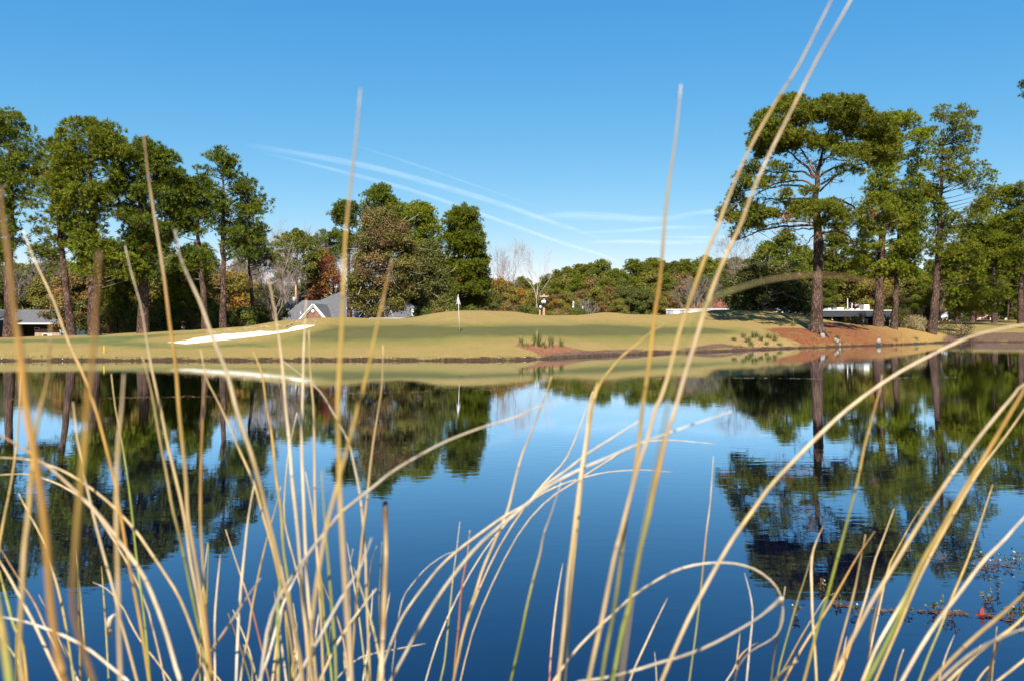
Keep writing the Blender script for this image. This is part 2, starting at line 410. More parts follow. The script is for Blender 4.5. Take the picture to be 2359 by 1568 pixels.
def mat_ground():
    m, n, l, out = newmat("turf_ground")
    def attr(nm):
        a = n.new("ShaderNodeAttribute"); a.attribute_name = nm; return a.outputs['Fac']
    geo = n.new("ShaderNodeNewGeometry")
    def noise(sc_, det=5, dist=0, stretch=None):
        t = n.new("ShaderNodeTexNoise"); t.inputs['Scale'].default_value = sc_; t.inputs['Detail'].default_value = det
        t.inputs['Distortion'].default_value = dist
        if stretch:
            mp = n.new("ShaderNodeMapping"); mp.inputs['Scale'].default_value = stretch
            l.new(geo.outputs['Position'], mp.inputs['Vector']); l.new(mp.outputs[0], t.inputs['Vector'])
        else: l.new(geo.outputs['Position'], t.inputs['Vector'])
        return t.outputs['Fac']
    def math_(op, a, b=None, c=None):
        t = n.new("ShaderNodeMath"); t.operation = op
        for i, v in enumerate((a, b, c)):
            if v is None: continue
            if isinstance(v, (int, float)): t.inputs[i].default_value = v
            else: l.new(v, t.inputs[i])
        return t.outputs[0]
    def rng(v, a, b, c=0, d=1):
        t = n.new("ShaderNodeMapRange"); t.inputs['From Min'].default_value = a; t.inputs['From Max'].default_value = b
        t.inputs['To Min'].default_value = c; t.inputs['To Max'].default_value = d
        l.new(v, t.inputs['Value']); return t.outputs[0]
    def mix(f, a, b):
        t = n.new("ShaderNodeMix"); t.data_type = 'RGBA'
        if isinstance(f, (int, float)): t.inputs['Factor'].default_value = f
        else: l.new(f, t.inputs['Factor'])
        for nm, v in (('A', a), ('B', b)):
            if isinstance(v, tuple): t.inputs[nm].default_value = (*v, 1)
            else: l.new(v, t.inputs[nm])
        return t.outputs['Result']
    n_big = noise(.16, 4); n_mid = noise(.9, 6); n_fine = noise(7, 6); n_edge = noise(2.2, 5)
    n_streak = noise(3.2, 4, 0, (.5, 2.4, 1))
    tan = mix(rng(n_big, .35, .65), (0.344, 0.237, 0.086), (0.310, 0.228, 0.076))
    tan = mix(rng(n_mid, .5, .72, 0, .75), tan, (0.249, 0.206, 0.065))
    tan = mix(rng(n_streak, .55, .75, 0, .5), tan, (0.206, 0.150, 0.060))
    tan = mix(rng(n_fine, .5, .8, 0, .6), tan, (0.413, 0.301, 0.120))
    tan = mix(rng(noise(19, 5), .42, .62, 0, .7), tan, (.19, .13, .048))
    tan = mix(rng(noise(9, 6, 1.2), .5, .66, 0, .45), tan, (.21, .165, .05))
    tan = mix(rng(noise(.33, 4, .5), .5, .68, 0, .4), tan, (.24, .195, .066))
    fringe = mix(rng(n_mid, .35, .7), (0.142, 0.146, 0.036), (0.215, 0.176, 0.052))
    green = mix(rng(n_mid, .3, .7), (0.095, 0.097, 0.033), (0.120, 0.110, 0.039))
    green = mix(rng(n_streak, .4, .7, 0, .5), green, (0.107, 0.090, 0.039))
    wob = math_('MULTIPLY_ADD', n_edge, 1.6, -.8)
    col = mix(rng(math_('MULTIPLY_ADD', n_mid, 3.0, math_('ADD', attr('apron'), -1.6)), -1.0, 1.4), tan, fringe)
    col = mix(rng(math_('ADD', attr('fairway'), wob), -.5, .6), col, mix(rng(n_mid, .35, .65), (.105, .122, .040), (.15, .155, .05)))
    col = mix(rng(math_('MULTIPLY_ADD', wob, .5, attr('putting')), -.5, .5), col, green)
    # pine straw
    straw = mix(rng(n_fine, .35, .65), (.130, .045, .020), (.27, .105, .045))
    straw = mix(rng(n_mid, .5, .72), straw, (.20, .11, .042))
    sepx = n.new("ShaderNodeSeparateXYZ"); l.new(geo.outputs['Position'], sepx.inputs[0])
    tanstraw = mix(rng(n_fine, .35, .65), (0.301, 0.181, 0.052), (0.370, 0.241, 0.086))
    straw = mix(rng(math_('ADD', sepx.outputs['X'], math_('MULTIPLY', wob, 2)), 29, 37), straw, tanstraw)
    col = mix(rng(math_('ADD', attr('straw'), wob), -.25, .25), col, straw)
    dry = mix(rng(n_fine, .4, .6), (0.258, 0.146, 0.060), (0.361, 0.267, 0.112))
    col = mix(rng(math_('ADD', attr('drybed'), wob), -.2, .3), col, dry)
    mulch = mix(rng(n_fine, .35, .65), (0.172, 0.065, 0.034), (0.310, 0.146, 0.082))
    col = mix(rng(math_('MULTIPLY_ADD', wob, .35, attr('mulch')), -.1, .1), col, mulch)
    bare = mix(rng(n_fine, .35, .65), (0.090, 0.053, 0.036), (0.172, 0.107, 0.073))
    col = mix(rng(math_('MULTIPLY_ADD', wob, .5, attr('bare')), -.15, .15), col, bare)
    # wet mud at the water line
    mud = mix(rng(n_fine, .3, .7), (0.039, 0.022, 0.014), (0.103, 0.060, 0.036))
    hz = math_('MULTIPLY_ADD', n_mid, .25, math_('MULTIPLY_ADD', n_edge, .24, math_('SUBTRACT', sepx.outputs['Z'], .245)))
    col = mix(rng(hz, .085, .14, 1, 0), col, mud)
    # woodland floor beyond the mounds
    leaf = mix(rng(n_fine, .3, .7), (0.103, 0.073, 0.034), (0.198, 0.146, 0.069))
    col = mix(attr('wood'), col, leaf)
    b = n.new("ShaderNodeBsdfPrincipled"); b.inputs['Roughness'].default_value = .95; b.inputs['Specular IOR Level'].default_value = .1
    dm = n.new("ShaderNodeMix"); dm.data_type = 'RGBA'; dm.blend_type = 'MULTIPLY'; dm.inputs['Factor'].default_value = 1; dm.inputs['B'].default_value = (.72, .715, .70, 1)
    l.new(col, dm.inputs['A']); l.new(dm.outputs['Result'], b.inputs['Base Color'])
    bp = n.new("ShaderNodeBump"); bp.inputs['Distance'].default_value = .12; bp.inputs['Strength'].default_value = .8
    hsum = math_('MULTIPLY_ADD', noise(14, 8), .5, n_mid)
    l.new(hsum, bp.inputs['Height']); l.new(bp.outputs[0], b.inputs['Normal'])
    l.new(b.outputs[0], out.inputs['Surface'])
    return m
ground = gground.obj("ground", mat_ground(), smooth=True)
tag(ground, kind='structure')
XF, YF = X.ravel(), Y.ravel()
def fattr(me, nm, val):
    a = me.attributes.new(nm, 'FLOAT', 'POINT'); a.data.foreach_set('value', np.asarray(val, np.float32).ravel())
for nm, poly in (('apron', APRON), ('fairway', FAIRWAY), ('putting', PUTTING), ('straw', STRAW), ('mulch', MULCH), ('bare', BARE), ('drybed', DRYBED)):
    fattr(ground.data, nm, np.clip(np.maximum(sdist(poly, XF, YF), sdist(BARE2, XF, YF) if nm == 'bare' else -9), -3, 3))
pcol = CX + FP * XF / np.maximum(YF, 12)
crest = np.interp(pcol, PGRID, _Dk[:, 6])
wood = np.clip((YF - crest - 3) / 6, 0, 1)
wood = np.maximum(wood, np.clip((8 - YF) / 3, 0, 1) * .7)
fattr(ground.data, 'wood', wood)

# ------------------------------------------------------------------ sand bunker
def drape(name, poly, step, lift, mat, kind, rough=.0, edge_w=.5, dip=.12, grow=0.0):
    lo, hi = poly.min(0) - .6, poly.max(0) + .6
    ax, ay = np.arange(lo[0], hi[0], step), np.arange(lo[1], hi[1], step)
    XX, YY = np.meshgrid(ax, ay)
    sd = sdist(poly, XX, YY) + grow + .12 * np.sin(XX * 3.1 + 1) * np.sin(YY * 2.7)
    zz = H(XX, YY) + lift - dip * (1 - np.clip(sd / edge_w + .35, 0, 1)) + rough * RNG.normal(size=XX.shape)
    keep = sd > -.5
    id_ = -np.ones(XX.shape, int); id_[keep] = np.arange(keep.sum())
    q = np.stack([id_[:-1, :-1], id_[:-1, 1:], id_[1:, 1:], id_[1:, :-1]], -1).reshape(-1, 4)
    q = q[(q >= 0).all(1)]
    g = Geo(); g.add(np.stack([XX[keep], YY[keep], zz[keep]], -1), quads=q)
    o = g.obj(name, mat, smooth=True)
    return tag(o, kind=kind)
M_SAND = mat_plain("white_bunker_sand", (.63, .56, .46), .95, noise=.07, nscale=3, bump=.02, spec=.1)
drape("sand_bunker", SAND, .22, .0, M_SAND, 'structure', rough=.014, dip=.16, grow=.12)

lipg = Geo(); lp = [hit(x, y) for x, y in ((470,772.5),(510,768.5),(549,765),(590,762),(630,759.5),(655,758.5),(664,753.5),(676,750),(698,747),(715,746.8),(727,748.5))]
LX = np.interp(np.linspace(0, 10, 90), range(11), [p[0] for p in lp]); LY = np.interp(np.linspace(0, 10, 90), range(11), [p[1] for p in lp]) + .35 + .08 * np.sin(np.arange(90) * .9)
LZ = H(LX, LY); hh = .13 + .05 * np.sin(np.arange(90) * .7) + .03 * np.sin(np.arange(90) * 2.3)
V = np.concatenate([np.stack([LX, LY - .12, LZ - .03], 1), np.stack([LX, LY, LZ + hh], 1), np.stack([LX, LY + .5, LZ + .01], 1)])
i_ = np.arange(89)
lipg.add(V, quads=np.concatenate([np.stack([i_, i_+1, i_+91, i_+90], 1), np.stack([i_+90, i_+91, i_+181, i_+180], 1)]), col=np.concatenate([np.tile([.13,.085,.05],(90,1)), np.tile([.30,.22,.10],(90,1)), np.tile([.33,.24,.10],(90,1))]))
tag(lipg.obj("bunker_lip", mat_plain("lip_soil", (.2,.15,.1), .95, attr=True, noise=.3, nscale=6), smooth=True), kind='structure')
# ------------------------------------------------------------------ water
def mat_water():
    m, n, l, out = newmat("pond_water")
    geo = n.new("ShaderNodeNewGeometry")
    mp = n.new("ShaderNodeMapping"); mp.inputs['Scale'].default_value = (.55, 1.5, 1)
    l.new(geo.outputs['Position'], mp.inputs['Vector'])
    n1 = n.new("ShaderNodeTexNoise"); n1.inputs['Scale'].default_value = 4.6; n1.inputs['Detail'].default_value = 3.0
    n1.inputs['Roughness'].default_value = .45; n1.inputs['Distortion'].default_value = .3
    n2 = n.new("ShaderNodeTexNoise"); n2.inputs['Scale'].default_value = .12; n2.inputs['Detail'].default_value = 3
    l.new(mp.outputs[0], n1.inputs['Vector']); l.new(geo.outputs['Position'], n2.inputs['Vector'])
    amp = n.new("ShaderNodeMapRange"); amp.inputs['From Min'].default_value = .35; amp.inputs['From Max'].default_value = .65
    amp.inputs['To Min'].default_value = .55; amp.inputs['To Max'].default_value = 1.25
    l.new(n2.outputs['Fac'], amp.inputs['Value'])
    ml = n.new("ShaderNodeMath"); ml.operation = 'MULTIPLY'
    l.new(n1.outputs['Fac'], ml.inputs[0]); l.new(amp.outputs[0], ml.inputs[1])
    bp = n.new("ShaderNodeBump"); bp.inputs['Strength'].default_value = 1.0; bp.inputs['Distance'].default_value = .00085
    l.new(ml.outputs[0], bp.inputs['Height'])
    gl = n.new("ShaderNodeBsdfGlossy"); gl.inputs['Roughness'].default_value = 0.0
    gl.inputs['Color'].default_value = (.86, .92, 1, 1)
    df = n.new("ShaderNodeBsdfDiffuse"); df.inputs['Color'].default_value = (.0004, .0013, .011, 1)
    fr = n.new("ShaderNodeFresnel"); fr.inputs['IOR'].default_value = 1.333
    fm = n.new("ShaderNodeMath"); fm.operation = 'MULTIPLY'; fm.use_clamp = True; fm.inputs[1].default_value = 2.25
    l.new(fr.outputs[0], fm.inputs[0])
    l.new(bp.outputs[0], gl.inputs['Normal']); l.new(bp.outputs[0], fr.inputs['Normal'])
    mx = n.new("ShaderNodeMixShader")
    l.new(fm.outputs[0], mx.inputs[0]); l.new(df.outputs[0], mx.inputs[1]); l.new(gl.outputs[0], mx.inputs[2])
    l.new(mx.outputs[0], out.inputs['Surface'])
    return m
wg = Geo()
wp = np.arange(-1500, 4501, 30.0)
shore = np.interp(wp, PGRID, SHORE) + 1.6
rows = np.linspace(0, 1, 8)
WV = np.array([[((p - CX) * D / FP if False else (p - CX) / FP * max(D, 14)), D, 0.0] for t in rows for p, s_ in zip(wp, shore) for D in [2.6 + (s_ - 2.6) * t]])
nw = len(wp); wi = np.arange(len(WV)).reshape(8, nw)
wg.add(WV, quads=np.stack([wi[:-1, :-1], wi[:-1, 1:], wi[1:, 1:], wi[1:, :-1]], -1).reshape(-1, 4))
tag(wg.obj("pond_water", mat_water(), smooth=True), kind='structure')

# ------------------------------------------------------------------ foliage generators
def unit(a): return a / (np.linalg.norm(a, axis=-1, keepdims=True) + 1e-9)
def needles(g, C, Dr, L, wd, k, cols, droop=0.0, spread=.62):
    """k thin needles fanning from every centre C in the direction Dr"""
    N = len(C)
    d = unit(Dr[:, None, :] * 1.05 + RNG.normal(size=(N, k, 3)) * spread)
    d[..., 2] -= droop
    ln = L * RNG.uniform(.7, 1.2, (N, k, 1))
    side = unit(np.cross(d, unit(Dr)[:, None, :] + RNG.normal(size=(N, k, 3)) * .45)) * wd * .5
    c = C[:, None, :]
    mid = c + d * ln * .55
    v = np.stack([c + side * .3, mid + side, c + d * ln, mid - side], 2).reshape(-1, 3)
    col = np.repeat(cols, k * 4, axis=0) * RNG.uniform(.82, 1.18, (N * k, 1)).repeat(4, 0)
    b = np.arange(N * k)[:, None] * 4
    g.add(v, quads=b + np.array([[0, 1, 2, 3]]), col=col)

def leaves(g, C, size, k, cols, R, Nn=None):
    """k flat leaves scattered within R of each centre"""
    N = len(C)
    p = C[:, None, :] + RNG.normal(size=(N, k, 3)) * R * .5
    nr = RNG.normal(size=(N, k, 3))
    if Nn is not None: nr = nr * .55 + unit(Nn)[:, None, :]
    a = unit(np.cross(nr, RNG.normal(size=(N, k, 3)))); b_ = unit(np.cross(unit(nr), a))
    s_ = size * RNG.uniform(.6, 1.3, (N, k, 1))
    v = np.stack([p - a * s_, p + b_ * s_ * .45, p + a * s_, p - b_ * s_ * .45], 2).reshape(-1, 3)
    col = np.repeat(cols, k * 4, axis=0) * RNG.uniform(.75, 1.25, (N * k, 1)).repeat(4, 0)
    q = np.arange(N * k)[:, None] * 4 + np.array([[0, 1, 2, 3]])
    g.add(v, quads=q, col=col)

def bez(p0, p1, p2, n=6):
    p0, p1, p2 = map(lambda a: np.asarray(a, float), (p0, p1, p2))
    t = np.linspace(0, 1, n)[:, None]
    return (1-t)**2 * p0 + 2 * t * (1-t) * p1 + t*t * p2

def green(base, n, var=.25, yel=.3):
    base = np.asarray(base)
    k = RNG.uniform(1 - var, 1 + var, (n, 1)); y = RNG.uniform(0, 1, (n, 1)) ** 2 * yel
    return np.clip(base * k * (1 - y) + np.array([.25, .22, .012]) * y, 0, 1)

def pads_foliage(g, pads, gcol, tufts=74, L=.30, wd=.034, k=11, dead=.012):
    """pads: list of (centre xyz, rx, rz); needle tufts on the upper shell of each flattened pad"""
    for c, rx, rz in pads:
        m = int(tufts / 8 * (rx * rx) / .6) + 2; q = 8; n = m * q
        th = RNG.uniform(0, 2 * math.pi, m); u = RNG.uniform(-.3, 1, m)
        rad = np.sqrt(np.clip(1 - u * u, 0, 1)) * RNG.uniform(.45, 1.12, m)
        S = np.asarray(c) + np.stack([np.cos(th) * rad * rx, np.sin(th) * rad * rx, u * RNG.uniform(.6, 1.0, m) * rz], -1)
        off = unit(RNG.normal(size=(n, 3)) + np.array([0, -.1, .35]))
        sr = np.repeat(RNG.uniform(.08, .2, m), q)[:, None]
        P = np.repeat(S, q, axis=0) + off * sr * np.array([1.2, 1.2, .8]) * (L / .3)
        pc = green(gcol, 1, .12, .3)[0]
        cols = np.repeat(green(pc, m, .24, .3), q, axis=0) * RNG.uniform(.85, 1.15, (n, 1))
        dd = np.repeat(RNG.uniform(0, 1, m) < dead, q) & (RNG.uniform(0, 1, n) < .6)
        cols[dd] = np.array([.36, .14, .03])
        needles(g, P, off, L, wd, k, cols, spread=.42)

def trunk_pts(base, path):
    return [Vector(base)] + [Vector(p) for p in path]

def envelope_pads(rows, D, n, prand, rpad, bx, yscale=.85):
    """crown envelope rows (py, xl, xr) traced in pixels -> random pads filling it in depth"""
    rows = sorted(rows); ys = np.array([r[0] for r in rows], float)
    xl = np.array([r[1] for r in rows], float); xr = np.array([r[2] for r in rows], float)
    w = (xr - xl); cum = np.concatenate([[0], np.cumsum((w[1:] + w[:-1]) / 2 * np.diff(ys))])
    s_ = D / FP
    pads = []
    for i in range(n):
        t = (i + RNG.uniform(0, 1)) / n * cum[-1]
        y = np.interp(t, cum, ys); a, b = np.interp(y, ys, xl), np.interp(y, ys, xr)
        r = rpad * RNG.uniform(.6, 1.38)
        hw = max(((b - a) / 2 * s_ - r * .75) * RNG.uniform(.86, 1.1), .05)
        cx = ((a + b) / 2 - CX) * s_
        m = i % 4
        if m == 0: th = RNG.normal(0, .35)
        elif m == 1: th = math.pi + RNG.normal(0, .35)
        else: th = RNG.uniform(0, 2 * math.pi)
        q = RNG.uniform(.35, 1) ** .5 if m < 2 else RNG.uniform(.1, 1) ** .6
        if m < 2: q = RNG.uniform(.85, 1.0)
        px = cx + hw * q * math.cos(th); pyy = D + min(hw, 3.6) * yscale * q * math.sin(th)
        z = CAMZ - (y - HY) * s_
        top = CAMZ - (ys[0] - HY) * s_
        z = min(z, top - r * .5)
        pads.append(((px, pyy, z), r, r * RNG.uniform(.5, .85)))
    return pads

def limb_to(g, trunk, c, rad=.05, col=(.1, .07, .05)):
    tz = np.array([p[2] for p in trunk]); ta = np.array([[p[0], p[1], p[2]] for p in trunk])
    dx = np.hypot(c[0] - ta[-1][0], c[1] - ta[-1][1])
    z0 = min(c[2] - .25 * dx - .2, tz[-1] - .1); z0 = max(z0, tz[0] + .5)
    base = np.array([np.interp(z0, tz, ta[:, k]) for k in range(3)])
    mid = (base + np.asarray(c)) / 2; mid[2] = base[2] * .55 + c[2] * .45 + RNG.uniform(-.3, .1)
    mid[:2] += RNG.normal(0, .15, 2)
    end = np.asarray(c) - np.array([0, 0, .1])
    g.tube(bez(base, mid, end, 6), np.linspace(rad, rad * .3, 6), 4, col=(.12, .085, .065), cap=False)
    for _ in range(3):
        e = end + RNG.normal(0, .45, 3) * np.array([1, 1, .4])
        g.tube([mid * .4 + end * .6, e], [rad * .3, rad * .12], 3, col=(.12, .085, .065), cap=False)

BARKC = (.12, .085, .065)
def pine(name, px_base, D, trunk, tr_w, rows, n, label, group, rpad=.85, gcol=(.07, .1, .018), tufts=74, bough=True, low=None, base=None, cat="pine tree", dead=.012, kk=11, dn=1.08):
    """a pine traced from the photograph: trunk [(px, py)] at distance D, crown envelope rows"""
    b = G(px_base, D) if base is None else base
    b[2] -= .08
    root = empty(name, b, label, cat, group)
    pts = [b] + [W(x, y, D) for x, y in trunk]
    hgt = pts[-1][2] - b[2]
    rr = []
    for i, p in enumerate(pts):
        f = (p[2] - b[2]) / max(hgt, 1)
        rr.append(tr_w * (1 - .78 * f ** 1.15))
    rr[0] *= 1.25
    # resample
    P = np.array([tuple(p) for p in pts]); R = np.array(rr)
    s_ = np.linspace(0, len(P) - 1, max(10, 3 * len(P)))
    P2 = np.stack([np.interp(s_, np.arange(len(P)), P[:, k]) for k in range(3)], 1); R2 = np.interp(s_, np.arange(len(P)), R)
    P2[2:-1, :2] += RNG.normal(0, tr_w * .12, (len(P2) - 3, 2))
    gt = Geo(); gt.tube(P2, R2, 9, cap=False)
    off = tuple(b)
    gt.obj("trunk", M_BARK, root, True, off)
    n = int(n * dn * .88); rpad *= 1.1; tr_w *= .47
    pads = envelope_pads(rows, D, n, 0, rpad, pts[0][0])
    if low: pads += envelope_pads(low, D, max(6, int(n / 2.3)), 0, rpad, pts[0][0])
    gl = Geo()
    for c, rx, rz in pads: limb_to(gl, [tuple(p) for p in P2], c, rad=.035 + .012 * rx)
    # a few bare dead stubs on the lower trunk
    for _ in range(6):
        f = RNG.uniform(.25, .6); z0 = b[2] + hgt * f
        q = np.array([np.interp(z0, P2[:, 2], P2[:, k]) for k in range(3)])
        d = RNG.normal(0, 1, 3); d[2] = abs(d[2]) * .2; d = unit(d)
        gl.tube([q, q + d * RNG.uniform(.5, 1.3)], [.035, .012], 4, col=(.22, .18, .15), cap=False)
    gl.obj("branches", M_TWIG, root, False, off)
    gc = Geo(); pads_foliage(gc, pads, gcol, tufts=tufts, dead=dead, k=kk)
    gc.obj("crown", M_NEEDLE, root, False, off)
    return root
# ------------------------------------------------------------------ prototypes of the woodland trees
def pine_proto(h, w, crown0, seed, gcol, n=34, clumpy=1.0):
    global RNG
    keep = RNG; RNG = np.random.default_rng(seed)
    root = empty("pine_tree", (0, 0, 0))
    lean = RNG.normal(0, .03, 2) * h
    zz = np.linspace(-.1, h * .95, 8)
    P = np.stack([lean[0] * (zz / h) ** 1.5, lean[1] * (zz / h) ** 1.5, zz], 1); P[2:-1, :2] += RNG.normal(0, .08, (5, 2))
    gt = Geo(); gt.tube(P, h * .016 * (1 - .75 * zz / h) + .02, 6, cap=False)
    gt.obj("trunk", M_BARK, root, True)
    pads = []
    for i in range(n):
        f = ((i + RNG.uniform()) / n)
        z = h * (crown0 + (1 - crown0) * f)
        prof = math.sin(math.pi * min(1, .22 + .78 * f) ** 1.15) ** .7 if f < .97 else .12
        hw = w * .5 * max(.1, prof) * RNG.uniform(.7, 1.15)
        th = i * 2.4 + RNG.normal(0, .3); q = RNG.uniform(.25, 1) ** .6
        r = w * .125 * RNG.uniform(.75, 1.35)
        k = z / h
        pads.append(((lean[0] * k + max(0, hw - r * .6) * q * math.cos(th), lean[1] * k + max(0, hw - r * .6) * q * math.sin(th), z - r * .4), r * clumpy, r * .55))
    gl = Geo()
    for c, rx, rz in pads: limb_to(gl, [tuple(p) for p in P], c, rad=.05)
    for _ in range(7):
        z0 = h * RNG.uniform(.2, crown0 + .1); d = unit(RNG.normal(0, 1, 3) * np.array([1, 1, .25]))
        q = np.array([np.interp(z0, P[:, 2], P[:, k]) for k in range(3)])
        gl.tube([q, q + d * RNG.uniform(.6, 1.6)], [.03, .01], 3, col=(.2, .17, .15), cap=False)
    gl.obj("branches", M_TWIG, root)
    gc = Geo(); pads_foliage(gc, pads, gcol, tufts=60, L=.38, wd=.075, k=6, dead=.01)
    gc.obj("crown", M_NEEDLE, root)
    RNG = keep
    return root

def leafy_proto(name, h, w, seed, gcol, n=26, leaf=.11, trunk_h=.25, dens=90, var=.3, k=5, warm=None, woodc=(.2, .17, .14)):
    """a broad-leaved tree or shrub: a forking trunk with leafy lumps round its boughs"""
    global RNG
    keep = RNG; RNG = np.random.default_rng(seed)
    root = empty(name, (0, 0, 0))
    zz = np.linspace(-.1, h * .75, 6)
    P = np.stack([RNG.normal(0, .02 * h, 6), RNG.normal(0, .02 * h, 6), zz], 1); P[0, :2] = 0
    gt = Geo(); gt.tube(P, h * .022 * (1 - .85 * zz / h) + .012, 6, cap=False)
    gt.obj("trunk", M_BARK_G, root, True)
    gl, gc = Geo(), Geo()
    for i in range(n):
        f = (i + RNG.uniform()) / n
        z = h * (trunk_h + (1 - trunk_h) * f ** .9)
        t = (f - .42) / .6
        hw = w * .5 * math.sqrt(max(.03, 1 - t * t)) * RNG.uniform(.75, 1.1)
        th = i * 2.4 + RNG.normal(0, .4); q = RNG.uniform(.3, 1) ** .5
        r = w * .15 * RNG.uniform(.7, 1.35)
        c = np.array([max(0, hw - r * .5) * q * math.cos(th), max(0, hw - r * .5) * q * math.sin(th), z - r * .5])
        limb_to(gl, [tuple(p) for p in P], c, rad=.02 + .006 * h)
        m = int(dens * (r / .8) ** 2 / (leaf / .11) ** 1.5) + 6
        o = unit(RNG.normal(size=(m, 3))); o[:, 2] = np.abs(o[:, 2]) * 1.0 - .25 * RNG.uniform(0, 1, m)
        pc = green(gcol, 1, .2, .3)[0]
        if warm is not None and RNG.uniform() < warm[1]: pc = np.asarray(warm[0]) * RNG.uniform(.7, 1.3)
        cols = np.clip(pc * RNG.uniform(1 - var, 1 + var, (m, 1)), 0, 1)
        leaves(gc, c + o * RNG.uniform(.55, 1.05, (m, 1)) * np.array([r, r, r * .8]), leaf, k, cols, .3, o)
    gl.obj("branches", M_TWIG, root)
    gc.obj("crown", M_LEAF, root)
    RNG = keep
    return root

def bare_branches(g, p, d, ln, rad, depth, rr, col, up=.12, tw=.8):
    n = 4
    pts = [p]; q = np.array(p, float); dd = np.array(d, float)
    for _ in range(n):
        dd = unit(dd + rr.normal(0, .16, 3) + np.array([0, 0, up * .25])); q = q + dd * ln / n; pts.append(q.copy())
    g.tube(pts, np.linspace(rad, rad * .62, n + 1), 5 if rad > .04 else 3, col=np.asarray(col) * rr.uniform(.8, 1.15), cap=False)
    if depth == 0: return
    kids = 2 + int(rr.uniform() < .75) + (1 if depth < 3 else 0)
    for i in range(kids):
        f = rr.uniform(.45, 1) if i else 1.0
        k = min(n, int(round(f * n)))
        nd = unit(dd + rr.normal(0, .42 * tw, 3) + np.array([0, 0, up]))
        bare_branches(g, pts[k], nd, ln * rr.uniform(.6, .85), max(rad * .56, .0055), depth - 1, rr, col, up, tw)

def bare_proto(h, seed, col=(.3,.24,.22), depth=6, up=.14, tw=.8, name="bare_tree"):
    rr = np.random.default_rng(seed)
    root = empty(name, (0, 0, 0))
    g = Geo(); th = h * .28
    g.tube([(0, 0, -.1), (0.03 * h * rr.normal(), 0, th * .5), (0, 0, th)], [h * .016, h * .013, h * .011], 6, col=col, cap=False)
    g.obj("trunk", M_TWIG, root, True)
    g = Geo()
    for i in range(3):
        bare_branches(g, np.array([0, 0, th * (1 - .25 * i * .5)]), unit(np.array([rr.normal(0, .22), rr.normal(0, .22), 1.0])), h * .25, h * .0075, depth - (i > 0), rr, col, up, tw)
    g.obj("branches", M_TWIG, root)
    return root

KIDS = {}
def place(proto, loc, rz, scale, label, group, cat, used):
    if not used.get(proto.name):
        used[proto.name] = True; KIDS[proto.name] = list(proto.children); o = proto
    else:
        o = proto.copy(); COL.objects.link(o)
        for ch in KIDS[proto.name]:
            c = ch.copy(); COL.objects.link(c); c.parent = o
    o.location = loc; o.rotation_euler = (0, 0, rz)
    o.scale = scale if isinstance(scale, tuple) else (scale,) * 3
    return tag(o, label, cat, group)
USED = {}

# ------------------------------------------------------------------ the pines traced one by one
NG = (.118, .165, .018)      # needle green
YG = (.172, .208, .017)
GL = "pines of the clump beside the brick house"
pine("pine_tree", 20, 50.5, [(22,700),(21,600),(26,480),(28,400),(26,330),(18,290)], .30,
     [(259,5,35),(283,-30,66),(315,-40,84),(350,-45,98),(395,-50,80),(440,-50,66),(490,-50,55),(525,-40,48),(560,-35,60),(600,-30,50)], 46,
     "tall pine rising behind the grey roof of the brick house", GL, rpad=.72, gcol=NG)
pine("pine_tree", 166, 50, [(155,690),(150,640),(140,560),(133,470),(128,400),(124,340)], .24,
     [(322,108,150),(345,88,165),(380,70,160),(420,30,180),(470,60,170),(520,70,185),(560,80,190),(600,60,170)], 34,
     "slim leaning pine between the brick house and the tallest pine of its clump", GL, rpad=.62, gcol=YG)
pine("pine_tree", 218, 48.5, [(216,700),(214,640),(212,560),(210,470),(208,380),(206,310)], .33,
     [(279,180,228),(296,150,258),(325,128,285),(365,118,296),(405,110,298),(440,105,280),(470,120,262),(500,130,250)], 52,
     "round-topped pine standing on the orange straw mound near the yellow stake", GL, rpad=.8, gcol=YG,
     low=[(500,150,230),(560,170,250),(600,165,315),(640,175,320)])
pine("pine_tree", 330, 50, [(330,700),(329,620),(326,560),(325,500),(326,430),(328,370)], .34,
     [(331,306,355),(352,296,392),(378,285,414),(410,275,434),(445,258,433),(485,255,440),(520,270,455),(560,280,400),(600,285,330),(640,290,370)], 62,
     "broad dark pine with a domed top and a black trunk", GL, rpad=.85, gcol=NG)
pine("pine_tree", 474, 51, [(470,700),(462,620),(456,540),(455,480),(445,430)], .22,
     [(420,400,450),(450,390,475),(490,380,480),(530,400,470),(545,405,462)], 24,
     "shorter dark pine between the domed pine and the lone pine", GL, rpad=.7, gcol=NG,
     low=[(575,410,480),(610,405,485),(625,410,470)])
pine("pine_tree", 514, 52, [(513,690),(514,620),(513,560),(513,484),(514,430),(516,385)], .22,
     [(349,498,536),(370,468,556),(398,448,564),(425,452,588),(450,455,600),(475,468,622),(505,468,612),(540,500,608),(570,510,606),(600,515,592)], 46,
     "lone upright pine with a bare pinkish trunk behind the bunker", GL, rpad=.66, gcol=NG)
pine("pine_tree", 590, 58, [(580,680),(574,620),(572,560),(570,520)], .18,
     [(520,556,610),(545,550,632),(580,556,640),(610,570,640),(622,575,630)], 22,
     "thin leaning pine with a sparse crown near the black-roofed house", GL, rpad=.7, gcol=(.14,.17,.045), tufts=34)

